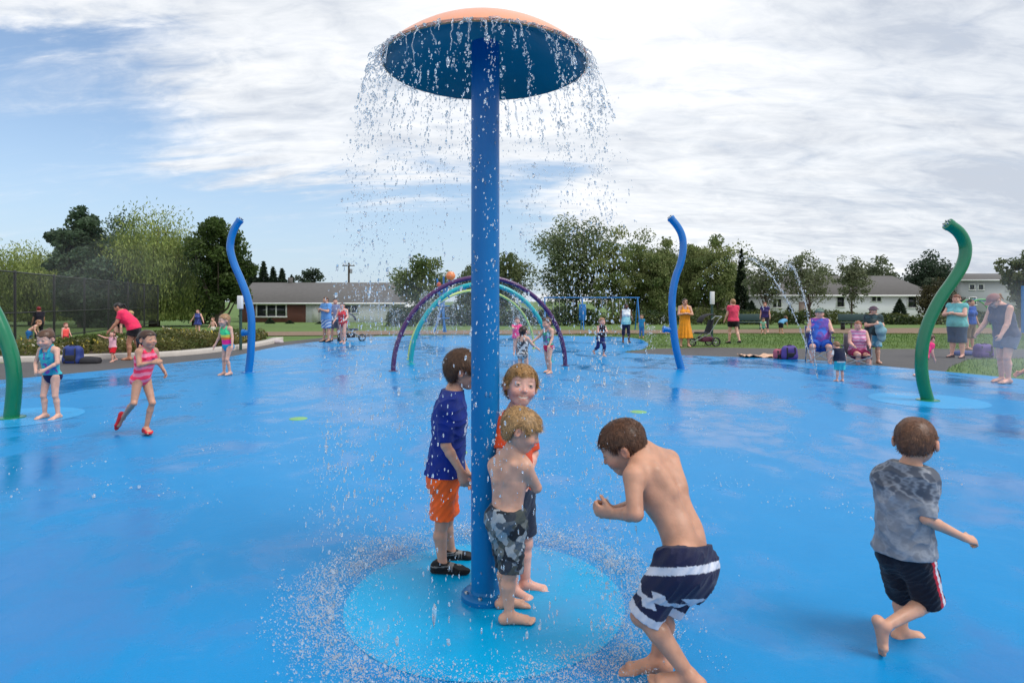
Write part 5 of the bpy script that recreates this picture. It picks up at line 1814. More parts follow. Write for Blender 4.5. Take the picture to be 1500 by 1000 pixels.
# ---- little shirtless boy in camouflage trunks
J = dict(pelvis=at(741, 758, 3.0), waist=at(744, 728, 3.0), chest=at(746, 694, 3.0), neck=at(752, 661, 2.98), head=at(763, 628, 2.97),
         hf=A(.93, -.10, -.38), hu=A(.36, .05, 1),
         shR=at(770, 684, 2.925), elR=at(786, 714, 2.985), wrR=at(771, 694, 3.10), hdR=A(-.5, .35, .35), pnR=A(-.6, -.7, 0),
         shL=at(725, 680, 3.075), elL=at(741, 712, 3.19), wrL=at(769, 702, 3.10), hdL=A(.75, -.55, .1), pnL=A(-.5, -.7, 0),
         hipR=at(752, 762, 2.96), knR=at(747, 838, 2.935), anR=at(746, 899, 2.935), toeR=A(1, .04, 0),
         hipL=at(735, 760, 3.05), knL=at(741, 826, 3.08), anL=at(740, 877, 3.09), toeL=A(1, .08, 0))
CAMO = [srgb(44, 52, 64), srgb(70, 84, 98), srgb(150, 158, 164), srgb(98, 104, 104), srgb(30, 36, 44), srgb(62, 70, 70)]
_cc = cellnoise(9, 5, 6)
build_person('small blond shirtless boy in grey camouflage swim trunks hugging himself beside blue pole', J, 1.05, skin=srgb(206, 158, 134), hair=srgb(172, 136, 92), style='short', h=0.0038,
             hh=.198, details=True, brow=srgb(150, 105, 70), curlL=35, curlR=35,
             hair_kw=dict(vol=0.018, fringe=0.20, back=-0.28), strand=(8500, 0.15, dict(lift=.22, width=.0014)),
             garments=[('swim_trunks', lambda c: shorts(c, 0.98, top=.55, loose=.008, leg=.068, wr=.009, hollow=HOL, flare=1.15), lambda P, c: np.array(CAMO)[_cc(P - c.base - A(0, 0, .4))])])

# ---- bending boy in striped board shorts
J = dict(pelvis=at(1006, 822, 2.50), waist=at(1000, 782, 2.535), chest=at(968, 715, 2.62), neck=at(943, 663, 2.68), head=at(913, 653, 2.70),
         hf=A(-.84, .22, -.52), hu=A(-.48, .12, .86),
         shL=at(927, 697, 2.52), elL=at(931, 752, 2.44), wrL=at(899, 752, 2.53), hdL=A(-1, .25, .12), pnL=A(0.1, .9, .3),
         shR=at(981, 672, 2.77), elR=at(938, 738, 2.80), wrR=at(898, 748, 2.66), hdR=A(-.8, -.4, .10), pnR=A(-.1, -.9, .3),
         hipL=at(990, 832, 2.43), knL=at(942, 902, 2.47), anL=at(1010, 990, 2.41), toeL=A(-.92, .30, 0),
         hipR=at(1013, 828, 2.575), knR=at(972, 892, 2.56), anR=at(962, 967, 2.565), toeR=A(-1, -.02, 0))


def board_cols(P, c):
    Jn = c.J
    top = Jn['pelvis'] + (Jn['waist'] - Jn['pelvis']) * .5
    t = np.full(len(P), 9.0); ang = np.zeros(len(P))
    for s in 'LR':
        hp, kn = Jn['hip' + s], Jn['kn' + s]
        a = nrm(kn - hp)
        e = hp + (kn - hp) * .97
        r = np.linalg.norm(np.cross(P - hp, a), axis=1)
        tt = ((P - e) @ a)
        sel = r < (ang if s == 'R' else np.full(len(P), 1e9))
        t = np.where(sel, tt, t); ang = np.where(sel, r, ang)
    z = (P - top) @ c.uw
    col = np.tile(A(*srgb(27, 31, 62)), (len(P), 1))
    W = A(*srgb(196, 200, 212))
    col[(z < -.058) & (z > -.088)] = W
    fw = np.zeros(len(P)); lat = (P - Jn['hipL']) @ nrm(Jn['hipR'] - Jn['hipL'])
    fw = (P - Jn['hipL']) @ c.fp
    jag = .011 * np.sign(np.sin(fw * 62 + 1.0))
    hgt = -t
    tgt = .098 - .42 * (fw - .10)
    col[(np.abs(hgt - tgt + jag) < .017) & (fw < .16) & (hgt > .052) & (z < -.10) & (lat < .09)] = W
    col[(t > -.036)] = W
    return col


build_person('shirtless boy in navy and white board shorts bending forward with his hands together', J, 1.36, skin=srgb(190, 140, 114), hair=srgb(88, 58, 40), style='short', h=0.0044,
             hh=.218, details=True, curlL=68, curlR=68, fat=.94,
             hair_kw=dict(vol=0.03, fringe=0.24, back=-0.26), strand=(8500, 0.14, dict(lift=.15, width=.0014)),
             garments=[('board_shorts', lambda c: shorts(c, 0.97, top=.55, loose=.010, leg=.066, wr=.008, hollow=HOL, flare=1.12), board_cols)])

# ---- toddler in the grey shirt, on the right
J = dict(pelvis=at(1325, 806, 2.75), waist=at(1323, 772, 2.755), chest=at(1326, 727, 2.76), neck=at(1333, 683, 2.75), head=at(1341, 645, 2.745),
         hf=A(.66, .74, -.10), hu=A(.04, .06, 1),
         shR=at(1359, 706, 2.67), elR=at(1357, 760, 2.63), wrR=at(1412, 787, 2.66), hdR=A(.9, .1, -.25), pnR=A(-.2, .6, -.75),
         shL=at(1294, 700, 2.845), elL=at(1297, 752, 2.93), wrL=at(1334, 748, 3.01), pnL=A(.7, -.5, 0),
         hipR=at(1341, 812, 2.71), knR=at(1362, 884, 2.755), anR=at(1296, 917, 2.665), toeR=A(.22, -.03, -1), fuR=A(-1, .3, -.1),
         hipL=at(1310, 808, 2.80), knL=at(1322, 872, 2.90), anL=at(1322, 924, 2.83), toeL=A(1, .10, 0))
J['fuR'] = A(1, -.1, .25)


def grey_tee(P, c):
    n1, n2 = vnoise(34, 31, 4), vnoise(80, 32, 3)
    q = P - c.J['chest']
    up = q @ c.up
    v = n1(P) + .5 * n2(P)
    amt = np.clip((up + .02) / .05, .42, 1.0)
    a = np.clip(np.abs(v) * 1.8, 0, 1) * amt
    return A(*srgb(150, 155, 164)) * (1 - a[:, None]) + A(*srgb(84, 90, 102)) * a[:, None]


def track_cols(P, c):
    col = np.tile(A(*srgb(20, 21, 34)), (len(P), 1))
    hp, kn = c.J['hipR'], c.J['knR']
    a = nrm(kn - hp)
    f = nrm(c.fp - a * (c.fp @ a)); rt = np.cross(f, a)
    if rt @ c.rh < 0: rt = -rt
    q = P - hp
    lat, w = q @ rt, q @ f
    m = lat > 0.02
    w = w - .012
    col[m & (np.abs(w) < .022)] = srgb(190, 26, 48)
    col[m & (np.abs(w - .006) < .011)] = srgb(215, 216, 222)
    return col


build_person('toddler in grey patterned t-shirt and navy shorts with red white side stripe running barefoot', J, 1.05, skin=srgb(208, 158, 132), hair=srgb(108, 74, 54), style='short', h=0.0040,
             hh=.206, fat=.94, curlR=40,
             hair_kw=dict(vol=0.012, fringe=0.24, back=-0.25), strand=(7000, 0.10, dict(lift=.15, width=.0014)),
             garments=[('shirt', lambda c: tee(c, 0.95, hem=-0.10, loose=.020, wr=.008, hollow=HOL, seed=14), grey_tee),
                       ('shorts', lambda c: shorts(c, 0.95, top=.15, loose=.005, leg=.072, wr=.007, hollow=HOL, flare=1.22), track_cols)])
# ------------------------------------------------------------------ everyone else on and around the pad
def bands(stops):
    """colours by height fraction between pelvis and neck: list of (t, colour)"""
    def f(P, c):
        t = ((P - c.J['pelvis']) @ c.up) / np.linalg.norm(c.J['neck'] - c.J['pelvis'])
        col = np.tile(A(*stops[0][1]), (len(P), 1))
        for a, cc in stops[1:]:
            col[t > a] = cc
        return col
    return f


def stripes(c1, c2, w, diag=0.0, ragged=0.0, seed=1):
    nz = vnoise(25, seed, 3)

    def f(P, c):
        s = (P - c.J['pelvis']) @ (c.up + diag * c.rt) + ragged * nz(P)
        m = (np.floor(s / w).astype(int) % 2) == 0
        return np.where(m[:, None], A(*c1), A(*c2))
    return f


def blotch(cols, freq, seed):
    ns = [vnoise(freq, seed + i, 3) for i in range(len(cols) - 1)]

    def f(P, c):
        q = P - c.base
        col = np.tile(A(*cols[0]), (len(P), 1))
        for n_, cc in zip(ns, cols[1:]):
            col[n_(q) > .35] = cc
        return col
    return f


HOT = srgb(255, 60, 96)
BROWN, DBROWN, BLOND, BLACK = srgb(84, 58, 42), srgb(48, 34, 28), srgb(178, 142, 98), srgb(24, 20, 20)


def pp(label, px, py, H, yaw, skin='fair', hair=BROWN, style='short', garments=(), child=True, h=None, group=None, fat=1.0, female=False, loc=None, hair_kw={}, shod=False, curl=25, **kw):
    b0 = floor_at(px, py) if loc is None else np.asarray(loc, float)
    J, hh = fk(H, b0, yaw, child, **kw)
    d = b0[1]
    hv = h or float(np.clip(d * .00072, .006, .016))
    fine = hv < .0085
    return build_person(label, J, H, SK[skin] if isinstance(skin, str) else skin, hair, style, hv, garments, fat, hh, fine, female=female, hair_kw=hair_kw, shod=shod, group=group, curlL=curl, curlR=curl)


C = const
# --- girl in the teal tankini, left
pp('girl in teal and purple two piece swimsuit standing with hands joined near left green pole', 75, 613, 1.20, 172, 'fair', BROWN, 'bun',
   [('swim_top', lambda c: suit(c, .55, .12, infl=.009), blotch([srgb(40, 150, 180), srgb(60, 110, 190), srgb(120, 70, 160), srgb(60, 180, 190)], 26, 3)),
    ('swim_bottom', lambda c: suit(c, .35, bottom_only=True, infl=.006), C(srgb(30, 26, 70)))], h=.0052,
   fat=.88, armL=(18, 14, 62, 58), armR=(16, 14, 58, 58), legL=(4, 4, 10), legR=(10, 3, 18), look=(8, 12), lean=6, curl=40)

# --- girl in pink suit running
J = dict(pelvis=at(208, 552, 7.10), waist=at(211, 538, 7.10), chest=at(214, 523, 7.08), neck=at(215, 510, 7.06), head=at(216, 497, 7.05),
         hf=A(.92, -.30, .02), hu=A(-.05, 0, 1),
         shR=at(203, 515, 7.00), elR=at(204, 535, 6.96), wrR=at(223, 531, 6.95), pnR=A(0, .8, -.5),
         shL=at(227, 514, 7.14), elL=at(232, 529, 7.18), wrL=at(239, 541, 7.20),
         hipR=at(202, 557, 7.05), knR=at(196, 590, 6.98), anR=at(180, 612, 7.22), toeR=A(-.25, -.12, -1), fuR=A(-1, 0, .3),
         hipL=at(214, 557, 7.16), knL=at(223, 590, 7.10), anL=at(214, 627, 7.12), toeL=A(.6, -.55, 0))
J['fuR'] = A(.9, -.2, -.2)
build_person('girl in hot pink striped swimsuit and red water shoes running across the pad', J, 1.22, skin=srgb(196, 146, 120), hair=srgb(66, 44, 34), style='pony', h=.0052, hh=.205, fat=.86,
             garments=[('swimsuit', lambda c: suit(c, .62, infl=.008), stripes(HOT, srgb(250, 140, 165), .038, .12, .008, 4)),
                       ('shoe', lambda c: shoe(c, 'L', .006), C(srgb(196, 36, 48))), ('shoe', lambda c: shoe(c, 'R', .006), C(srgb(196, 36, 48)))])

# --- rainbow suit
pp('girl in rainbow banded swimsuit with long blond hair beside the left blue spray pole', 333, 550, 1.30, 158, 'fair', srgb(150, 116, 84), 'long',
   [('swimsuit', lambda c: suit(c, .62, infl=.009), bands([(0, srgb(30, 150, 190)), (.10, srgb(235, 40, 140)), (.33, srgb(255, 120, 60)), (.45, srgb(235, 220, 90)), (.58, srgb(70, 205, 140))]))],
   fat=.86, armL=(4, 12, 14, 0), armR=(6, 16, 20, 0), legL=(16, 2, 30), legR=(4, 3, 8), look=(-18, 4), lean=5)

# --- arches
pp('girl in white patterned swimsuit seen from behind under the arches', 766, 556, 1.07, -28, 'fair', DBROWN, 'pony',
   [('swimsuit', lambda c: suit(c, .40, infl=.009), blotch([srgb(205, 205, 205), srgb(60, 62, 70), srgb(120, 120, 120), srgb(60, 62, 70)], 42, 6))],
   armL=(5, 14, 20, 0), armR=(30, 26, 20, 0), legL=(0, 4, 8), legR=(10, 3, 16))
pp('girl with teal patterned top and pink bottoms holding hands under the purple arch', 803, 547, 1.22, 130, 'fair', BROWN, 'short',
   [('swim_top', lambda c: suit(c, .45, .15, infl=.009), blotch([srgb(60, 120, 130), srgb(60, 180, 120), srgb(140, 90, 170), srgb(150, 190, 210)], 24, 2)),
    ('swim_bottom', lambda c: suit(c, .45, bottom_only=True, infl=.009), C(srgb(214, 40, 84)))],
   armL=(10, 10, 25, 10), armR=(35, 18, 20, 10), legL=(8, 2, 14), legR=(-6, 3, 10), look=(0, 8))
pp('small girl in bright pink top half hidden behind the girl in the patterned swimsuit', 757, 520, 1.10, 190, 'pink', BROWN, 'long',
   [('shirt', lambda c: tee(c, .5, hem=-.5, loose=.012), C(srgb(240, 70, 140)))], armL=(60, 10, 40, 20), armR=(60, 10, 40, 20))
pp('barefoot boy in dark vest and navy leggings jogging to the right of the arches', 880, 522, 1.12, 205, 'pink', srgb(150, 110, 84), 'short',
   [('vest', lambda c: tee(c, 0, hem=.35, loose=.010), C(srgb(36, 28, 40))), ('leggings', lambda c: shorts(c, 1.55, leg=.060, loose=.008), C(srgb(34, 40, 96)))],
   armL=(35, 8, 80, 40), armR=(20, 10, 90, 30), legL=(24, 0, 34), legR=(-12, 2, 46), lean=6)
# --- far end of the pad
pp('woman with dark hair in white and aqua tunic over navy leggings at the pad edge', 917, 502, 1.46, 182, 'dark', BLACK, 'bun',
   [('tunic', lambda c: tee(c, 0, hem=-.65, loose=.014), bands([(0, srgb(150, 215, 225)), (.05, srgb(160, 220, 228)), (.45, srgb(222, 228, 236))])),
    ('leggings', lambda c: shorts(c, 1.35, leg=.058, loose=.006), C(srgb(30, 32, 60)))], child=False, female=True, armL=(8, 12, 60, 10), armR=(6, 12, 40, 0))
pp('small child in blue shirt and blue leggings standing near the swing frame', 940, 495, 1.0, 150, 'tan', BROWN, 'short',
   [('shirt', lambda c: tee(c, .6), C(srgb(40, 130, 180))), ('trousers', lambda c: shorts(c, 1.8, leg=.06), C(srgb(60, 120, 190)))])
pp('man in light blue t-shirt and striped swim shorts with folded arms at pad edge', 478, 501, 1.72, 150, 'tan', BROWN, 'short',
   [('shirt', lambda c: tee(c, .7, loose=.016), stripes(srgb(84, 142, 205), srgb(96, 150, 210), .1)), ('swim_shorts', lambda c: shorts(c, .85, leg=.07), stripes(srgb(70, 120, 190), srgb(190, 205, 225), .06, .6)), ('shoe', lambda c: shoe(c, 'L'), C(srgb(20, 24, 40))), ('shoe', lambda c: shoe(c, 'R'), C(srgb(20, 24, 40)))],
   child=False, fat=1.1, armL=(30, 10, 95, 50), armR=(30, 10, 95, 50))
pp('adult in grey blue shirt and grey shorts behind the man in the light blue t-shirt', 491, 499, 1.66, 200, 'fair', DBROWN, 'short',
   [('shirt', lambda c: tee(c, .7, loose=.014), C(srgb(116, 124, 160))), ('shorts', lambda c: shorts(c, .9, leg=.068), C(srgb(92, 96, 116))), ('shoe', lambda c: shoe(c, 'L'), C(srgb(24, 24, 30))), ('shoe', lambda c: shoe(c, 'R'), C(srgb(24, 24, 30)))],
   child=False, armL=(20, 8, 70, 20), armR=(20, 8, 70, 20))
pp('barefoot woman in red swimsuit walking beside the navy stroller', 502, 504, 1.50, 170, 'pink', BROWN, 'long',
   [('swimsuit', lambda c: suit(c, .5, infl=.010), C(srgb(196, 40, 56)))], child=False, female=True, armL=(14, 14, 50, 20), armR=(10, 12, 30, 0), legL=(10, 2, 10), legR=(-10, 3, 12))
# --- far left, behind the flower bed
pp('bent child in blue trunks on the path behind the left green pole', 43, 508, 1.02, -70, 'fair', srgb(150, 110, 80), 'short',
   [('swim_trunks', lambda c: shorts(c, .95, top=.9, leg=.075), C(srgb(24, 98, 160)))], lean=42, armL=(40, 5, 30, 0), armR=(40, 5, 30, 0))
pp('person in dark shirt and red cap in front of the fence at far left', 57, 499, 1.34, 60, 'mid', srgb(120, 20, 30), 'short',
   [('shirt', lambda c: tee(c, .6), C(srgb(24, 22, 38))), ('trousers', lambda c: shorts(c, 1.8, leg=.06), C(srgb(20, 20, 30)))], child=False)
pp('little girl in coral swimsuit standing behind the royal blue tote', 96, 511, .86, -120, 'pink', srgb(120, 56, 40), 'short',
   [('swimsuit', lambda c: suit(c, .5, infl=.012), C(srgb(255, 96, 92))), ('shorts', lambda c: shorts(c, .5, top=.3, leg=.07), C(srgb(170, 40, 60)))], armL=(10, 10, 20, 0))
pp('toddler in pale pink shirt and red shorts stepping with arms raised toward a woman', 165, 530, .80, 160, 'pink', BROWN, 'short',
   [('shirt', lambda c: tee(c, .3), C(srgb(232, 176, 190))), ('shorts', lambda c: shorts(c, .85, leg=.082, flare=1.2), C(srgb(205, 24, 44)))],
   armL=(110, 40, 20, 0), armR=(100, 35, 20, 0), legL=(18, 3, 20), legR=(-14, 3, 20), look=(10, -10))
pp('woman in bright pink t-shirt and black shorts leaning down to a toddler', 196, 527, 1.62, 105, 'mid', BLACK, 'pony',
   [('shirt', lambda c: tee(c, .6, loose=.016), C(srgb(232, 48, 92))), ('shorts', lambda c: shorts(c, .45, leg=.07), C(srgb(24, 22, 28)))],
   child=False, female=True, fat=1.1, lean=32, armL=(50, 8, 20, 10), armR=(-4, 22, 30, 0), legL=(14, 2, 16), legR=(-6, 3, 14), look=(0, 10))
pp('person in black bikini bending over behind the toddler in red shorts', 172, 510, 1.5, -100, 'fair', BLOND, 'long',
   [('swimsuit', lambda c: suit(c, .4, infl=.010), C(srgb(20, 20, 28)))], child=False, female=True, lean=58, armL=(40, 5, 20, 0), armR=(40, 5, 20, 0), legL=(10, 3, 14), legR=(10, 3, 14))
pp('woman in navy print dress walking behind the flower bed', 290, 492, 1.18, 175, 'pink', BROWN, 'short',
   [('dress', lambda c: tee(c, 0, hem=.2, loose=.014) + skirt(c, c.J['pelvis'][2] - .10 * c.H), blotch([srgb(40, 52, 116), srgb(70, 84, 150)], 20, 2))], child=False, female=True, armL=(4, 28, 14, 0), armR=(4, 28, 14, 0), legL=(8, 3, 8))
pp('small bare chested child in white shorts following the woman in the navy dress', 312, 494, .86, 165, 'pink', srgb(120, 80, 60), 'short',
   [('shorts', lambda c: shorts(c, .8, leg=.08), C(srgb(220, 216, 205)))], armL=(10, 40, 14, 0), armR=(8, 20, 14, 0))
# --- right lawn
pp('woman in long orange sundress with sunglasses and folded arms by the right blue pole', 1003, 508, 1.64, 176, 'tan', DBROWN, 'bun',
   [('dress', lambda c: suit(c, .35, .0, infl=.012) + skirt(c, c.base[2] + .30, flare=.155, folds=.012), C(srgb(228, 148, 36))),
    ('sunglasses', lambda c: [dict(prims=[cone(c.hc + (np.array([-.3, .36, .02]) * c.hh) @ c.M, c.hc + (np.array([.3, .36, .02]) * c.hh) @ c.M, .075 * c.hh, k=.01)], k=.01)], C((.01, .01, .012)), .008)],
   child=False, female=True, armL=(28, 12, 95, 62), armR=(28, 12, 95, 62), curl=40)
pp('woman in pink t-shirt and black shorts walking away across the lawn', 1074, 503, 1.64, 10, 'fair', srgb(160, 120, 86), 'pony',
   [('shirt', lambda c: tee(c, .5, loose=.014), C(srgb(216, 66, 100))), ('shorts', lambda c: shorts(c, .55, leg=.068), C(srgb(22, 20, 26))), ('shoe', lambda c: shoe(c, 'L'), C(srgb(30, 34, 40))), ('shoe', lambda c: shoe(c, 'R'), C(srgb(30, 34, 40)))],
   child=False, female=True, armL=(6, 10, 20, 0), armR=(10, 10, 26, 0), legL=(12, 2, 10), legR=(-12, 2, 14))
pp('person in purple top on the far mulch behind the crouching child in green', 1121, 487, 1.55, 150, 'fair', srgb(110, 50, 34), 'long',
   [('shirt', lambda c: tee(c, .4), C(srgb(60, 50, 110))), ('trousers', lambda c: shorts(c, 1.6, leg=.062), C(srgb(50, 50, 64)))], child=False, female=True, lean=10)
pp('child in green shorts crouching on the mulch left of the young trees', 1117, 489, .95, 170, 'fair', BROWN, 'short',
   [('shirt', lambda c: tee(c, .5), C(srgb(150, 200, 180))), ('shorts', lambda c: shorts(c, .8), C(srgb(40, 140, 120)))], lean=25, legL=(70, 8, 90), legR=(70, 8, 90), armL=(40, 5, 30, 0), armR=(40, 5, 30, 0))
pp('child in light blue shirt bending on the mulch under the young trees', 1144, 489, 1.05, -60, 'tan', BROWN, 'short',
   [('shirt', lambda c: tee(c, .6), C(srgb(96, 160, 205))), ('shorts', lambda c: shorts(c, .9), C(srgb(30, 34, 48)))], lean=60, armL=(60, 5, 20, 0), armR=(60, 5, 20, 0))
# --- seated group on the right
cc_ = floor_at(1200, 530)
camp_chair(1200, 531, 158, 'folding camp chair with blue and red seat under the man in purple', plain('blue_red_canvas', (.05, .07, .20), .8))
pp('heavy man in purple blue tank top and cap sitting in a camp chair', 0, 0, 1.80, 158, 'pink', srgb(110, 124, 116), 'short',
   [('tank_top', lambda c: tee(c, 0, hem=-.1, loose=.014), blotch([srgb(110, 84, 170), srgb(66, 110, 205), srgb(160, 90, 180), srgb(70, 90, 190)], 9, 5)),
    ('shorts', lambda c: shorts(c, .85, leg=.074), bands([(0, srgb(30, 84, 180))])), ('cap', lambda c: [dict(prims=[ell(c.hc + (np.array([0, .0, .16]) * c.hh) @ c.M, np.array([.43, .50, .40]) * c.hh, c.M), ell(c.hc + (np.array([0, .52, .22]) * c.hh) @ c.M, np.array([.30, .26, .05]) * c.hh, c.M, k=.02)], clips=[(c.hc + (np.array([0, 0, .14]) * c.hh) @ c.M, -c.M[2])], k=.01)], C(srgb(96, 116, 108)))],
   child=False, fat=1.22, loc=(cc_[0], cc_[1] - .02, 0), seat=.42, lean=-6, legL=(80, 12, 76), legR=(80, 14, 84), armL=(22, 16, 70, 10), armR=(22, 16, 70, 10), look=(6, 4))
cc_ = floor_at(1256, 533)
camp_chair(1256, 534, 150, 'low folding chair under the woman in the pink tank top', plain('grey_canvas', (.12, .11, .13), .8), True)
pp('woman in pink striped tank top sitting low beside the standing woman in the hat', 0, 0, 1.58, 165, 'pink', srgb(140, 84, 60), 'bun',
   [('tank_top', lambda c: tee(c, 0, hem=-.1, loose=.012), stripes(srgb(205, 120, 160), srgb(215, 176, 200), .04)), ('shorts', lambda c: shorts(c, .6, leg=.07), C(srgb(150, 40, 90)))],
   child=False, female=True, fat=1.12, loc=(cc_[0], cc_[1], 0), seat=.24, lean=6, legL=(78, 10, 70), legR=(84, -2, 92), armL=(30, 10, 50, 20), armR=(30, 10, 50, 20), look=(-20, 6))
pp('woman in dark teal shirt and floppy hat holding a bundled towel by the pad edge', 1279, 532, 1.42, 168, 'fair', DBROWN, 'bob',
   [('shirt', lambda c: tee(c, .7, hem=-.3, loose=.018), blotch([srgb(40, 58, 62), srgb(60, 84, 90)], 14, 3)), ('shorts', lambda c: shorts(c, .95, leg=.072), blotch([srgb(92, 160, 190), srgb(150, 190, 210)], 16, 4)),
    ('hat', lambda c: [dict(prims=[ell(c.hc + (np.array([0, 0, .22]) * c.hh) @ c.M, np.array([.46, .52, .36]) * c.hh, c.M), ell(c.hc + (np.array([0, 0, .16]) * c.hh) @ c.M, np.array([.70, .76, .07]) * c.hh, c.M, k=.03)], clips=[(c.hc + (np.array([0, 0, .10]) * c.hh) @ c.M, -c.M[2])], k=.01)], C(srgb(84, 66, 80)))],
   child=False, female=True, fat=1.15, armL=(22, 10, 100, 40), armR=(22, 10, 90, 40), legL=(10, 2, 12))
tw = floor_at(1281, 532) + A(0, -.24, .82)
nzt = vnoise(12, 6, 3)
TV, TQ = sdf_mesh([dict(prims=[ell(tw + A(0, 0, .02), A(.12, .09, .17)), ell(tw + A(.04, -.02, -.15), A(.07, .06, .13), k=.05), ell(tw + A(-.05, .0, .14), A(.07, .06, .08), k=.05)], noise=lambda P: nzt(P) * .02, k=.01)], .013)
o = mesh_np('towel', TV, TQ, plain('teal_white_towel', (.20, .36, .42), .95, noise=.5, scale=9), None, True, None, tw)
tag(o, 'teal and white towel bundled in the arms of the woman in the floppy hat', 'towel')
pp('toddler in navy life vest over white shirt and teal shorts seen from behind', 1230, 559, .80, 8, 'pink', srgb(130, 96, 70), 'short',
   [('shirt', lambda c: tee(c, .9, loose=.012), C(srgb(222, 220, 222))), ('life_vest', lambda c: tee(c, 0, hem=.25, loose=.034, wr=.003), C(srgb(24, 30, 56))), ('shorts', lambda c: shorts(c, .85, leg=.082, flare=1.2), blotch([srgb(36, 160, 190), srgb(60, 190, 200)], 18, 4))],
   lean=10, armL=(4, 26, 24, 0), armR=(4, 26, 24, 0), look=(0, 30), h=.0075)
pp('woman in teal tank top and denim capris with folded arms behind the green pole', 1402, 524, 1.74, 118, 'pink', srgb(116, 66, 44), 'short',
   [('tank_top', lambda c: tee(c, .12, hem=-.35, loose=.018), C(srgb(110, 186, 194))), ('capris', lambda c: shorts(c, 1.15, leg=.074), C(srgb(58, 76, 108))), ('shoe', lambda c: shoe(c, 'L'), C(srgb(60, 36, 38))), ('shoe', lambda c: shoe(c, 'R'), C(srgb(60, 36, 38)))],
   child=False, female=True, fat=1.22, armL=(30, 14, 95, 60), armR=(32, 14, 95, 60), curl=40, look=(8, 6))
pp('person in royal blue shirt standing on the lawn behind the woman in the teal top', 1421, 512, 1.62, 200, 'tan', DBROWN, 'long',
   [('shirt', lambda c: tee(c, .7), C(srgb(40, 84, 170))), ('trousers', lambda c: shorts(c, 1.2, leg=.066), C(srgb(120, 104, 84)))], child=False, female=True)
pp('barefoot woman in grey tank top and cap looking down at the pad edge', 1474, 561, 1.76, 98, 'pink', srgb(150, 112, 84), 'pony',
   [('tank_top', lambda c: tee(c, 0, hem=-.25, loose=.013), C(srgb(76, 80, 104))), ('shorts', lambda c: shorts(c, .55, leg=.070), C(srgb(104, 112, 134))),
    ('cap', lambda c: [dict(prims=[ell(c.hc + (np.array([0, .0, .16]) * c.hh) @ c.M, np.array([.44, .51, .42]) * c.hh, c.M), ell(c.hc + (np.array([0, .55, .20]) * c.hh) @ c.M, np.array([.30, .28, .05]) * c.hh, c.M, k=.02)], clips=[(c.hc + (np.array([0, 0, .14]) * c.hh) @ c.M, -c.M[2])], k=.01)], C(srgb(150, 112, 112)))],
   child=False, female=True, fat=1.08, lean=14, armL=(30, 6, 18, 10), armR=(34, 6, 20, 10), look=(0, 34), legL=(14, 2, 16), legR=(2, 2, 8))
pp('child in pink shirt almost hidden behind the right green spray pole', 1351, 557, .98, -75, 'pink', BROWN, 'short',
   [('shirt', lambda c: tee(c, .5, loose=.014), C(srgb(250, 60, 130))), ('shorts', lambda c: shorts(c, .8), C(srgb(24, 24, 30)))], lean=30, armL=(20, 5, 30, 0), armR=(20, 5, 30, 0), legL=(20, 2, 30), legR=(-20, 2, 34))
pp('child at the right edge with only one reaching hand in view', 1552, 640, 1.15, 92, 'pink', BROWN, 'short',
   [('shirt', lambda c: tee(c, .6, loose=.012), C(srgb(60, 110, 170))), ('shorts', lambda c: shorts(c, .9), C(srgb(30, 40, 70)))], armL=(62, 4, 6, 0), armR=(66, 6, 6, 0), lean=8, curl=18)
# ------------------------------------------------------------------ water
def water_mat(name, white, tint=(1, 1, 1)):
    m, nt, b = newmat(name)
    setp(b, Roughness=.03, IOR=1.33, Transmission_Weight=1.0)
    b.inputs['Base Color'].default_value = (*tint, 1)
    df = node(nt, 'ShaderNodeBsdfPrincipled'); df.inputs['Base Color'].default_value = (.86, .89, .93, 1); df.inputs['Roughness'].default_value = .35
    tl = node(nt, 'ShaderNodeBsdfTranslucent'); tl.inputs['Color'].default_value = (.9, .93, .96, 1)
    m1 = node(nt, 'ShaderNodeMixShader'); m1.inputs[0].default_value = .45
    nt.links.new(df.outputs[0], m1.inputs[1]); nt.links.new(tl.outputs[0], m1.inputs[2])
    mx = node(nt, 'ShaderNodeMixShader'); mx.inputs[0].default_value = white
    nt.links.new(b.outputs[0], mx.inputs[1]); nt.links.new(m1.outputs[0], mx.inputs[2])
    nt.links.new(mx.outputs[0], nt.nodes['Material Output'].inputs['Surface'])
    return m


M_WATER = water_mat('water', .24)
M_FOAM = water_mat('foam', .30)
t_ = (1 + 5 ** .5) / 2
ICO_V = np.array([(-1, t_, 0), (1, t_, 0), (-1, -t_, 0), (1, -t_, 0), (0, -1, t_), (0, 1, t_), (0, -1, -t_), (0, 1, -t_), (t_, 0, -1), (t_, 0, 1), (-t_, 0, -1), (-t_, 0, 1)], float)
ICO_V /= np.linalg.norm(ICO_V[0])
ICO_F = np.array([(0, 11, 5), (0, 5, 1), (0, 1, 7), (0, 7, 10), (0, 10, 11), (1, 5, 9), (5, 11, 4), (11, 10, 2), (10, 7, 6), (7, 1, 8), (3, 9, 4), (3, 4, 2), (3, 2, 6), (3, 6, 8), (3, 8, 9), (4, 9, 5), (2, 4, 11), (6, 2, 10), (8, 6, 7), (9, 8, 1)])


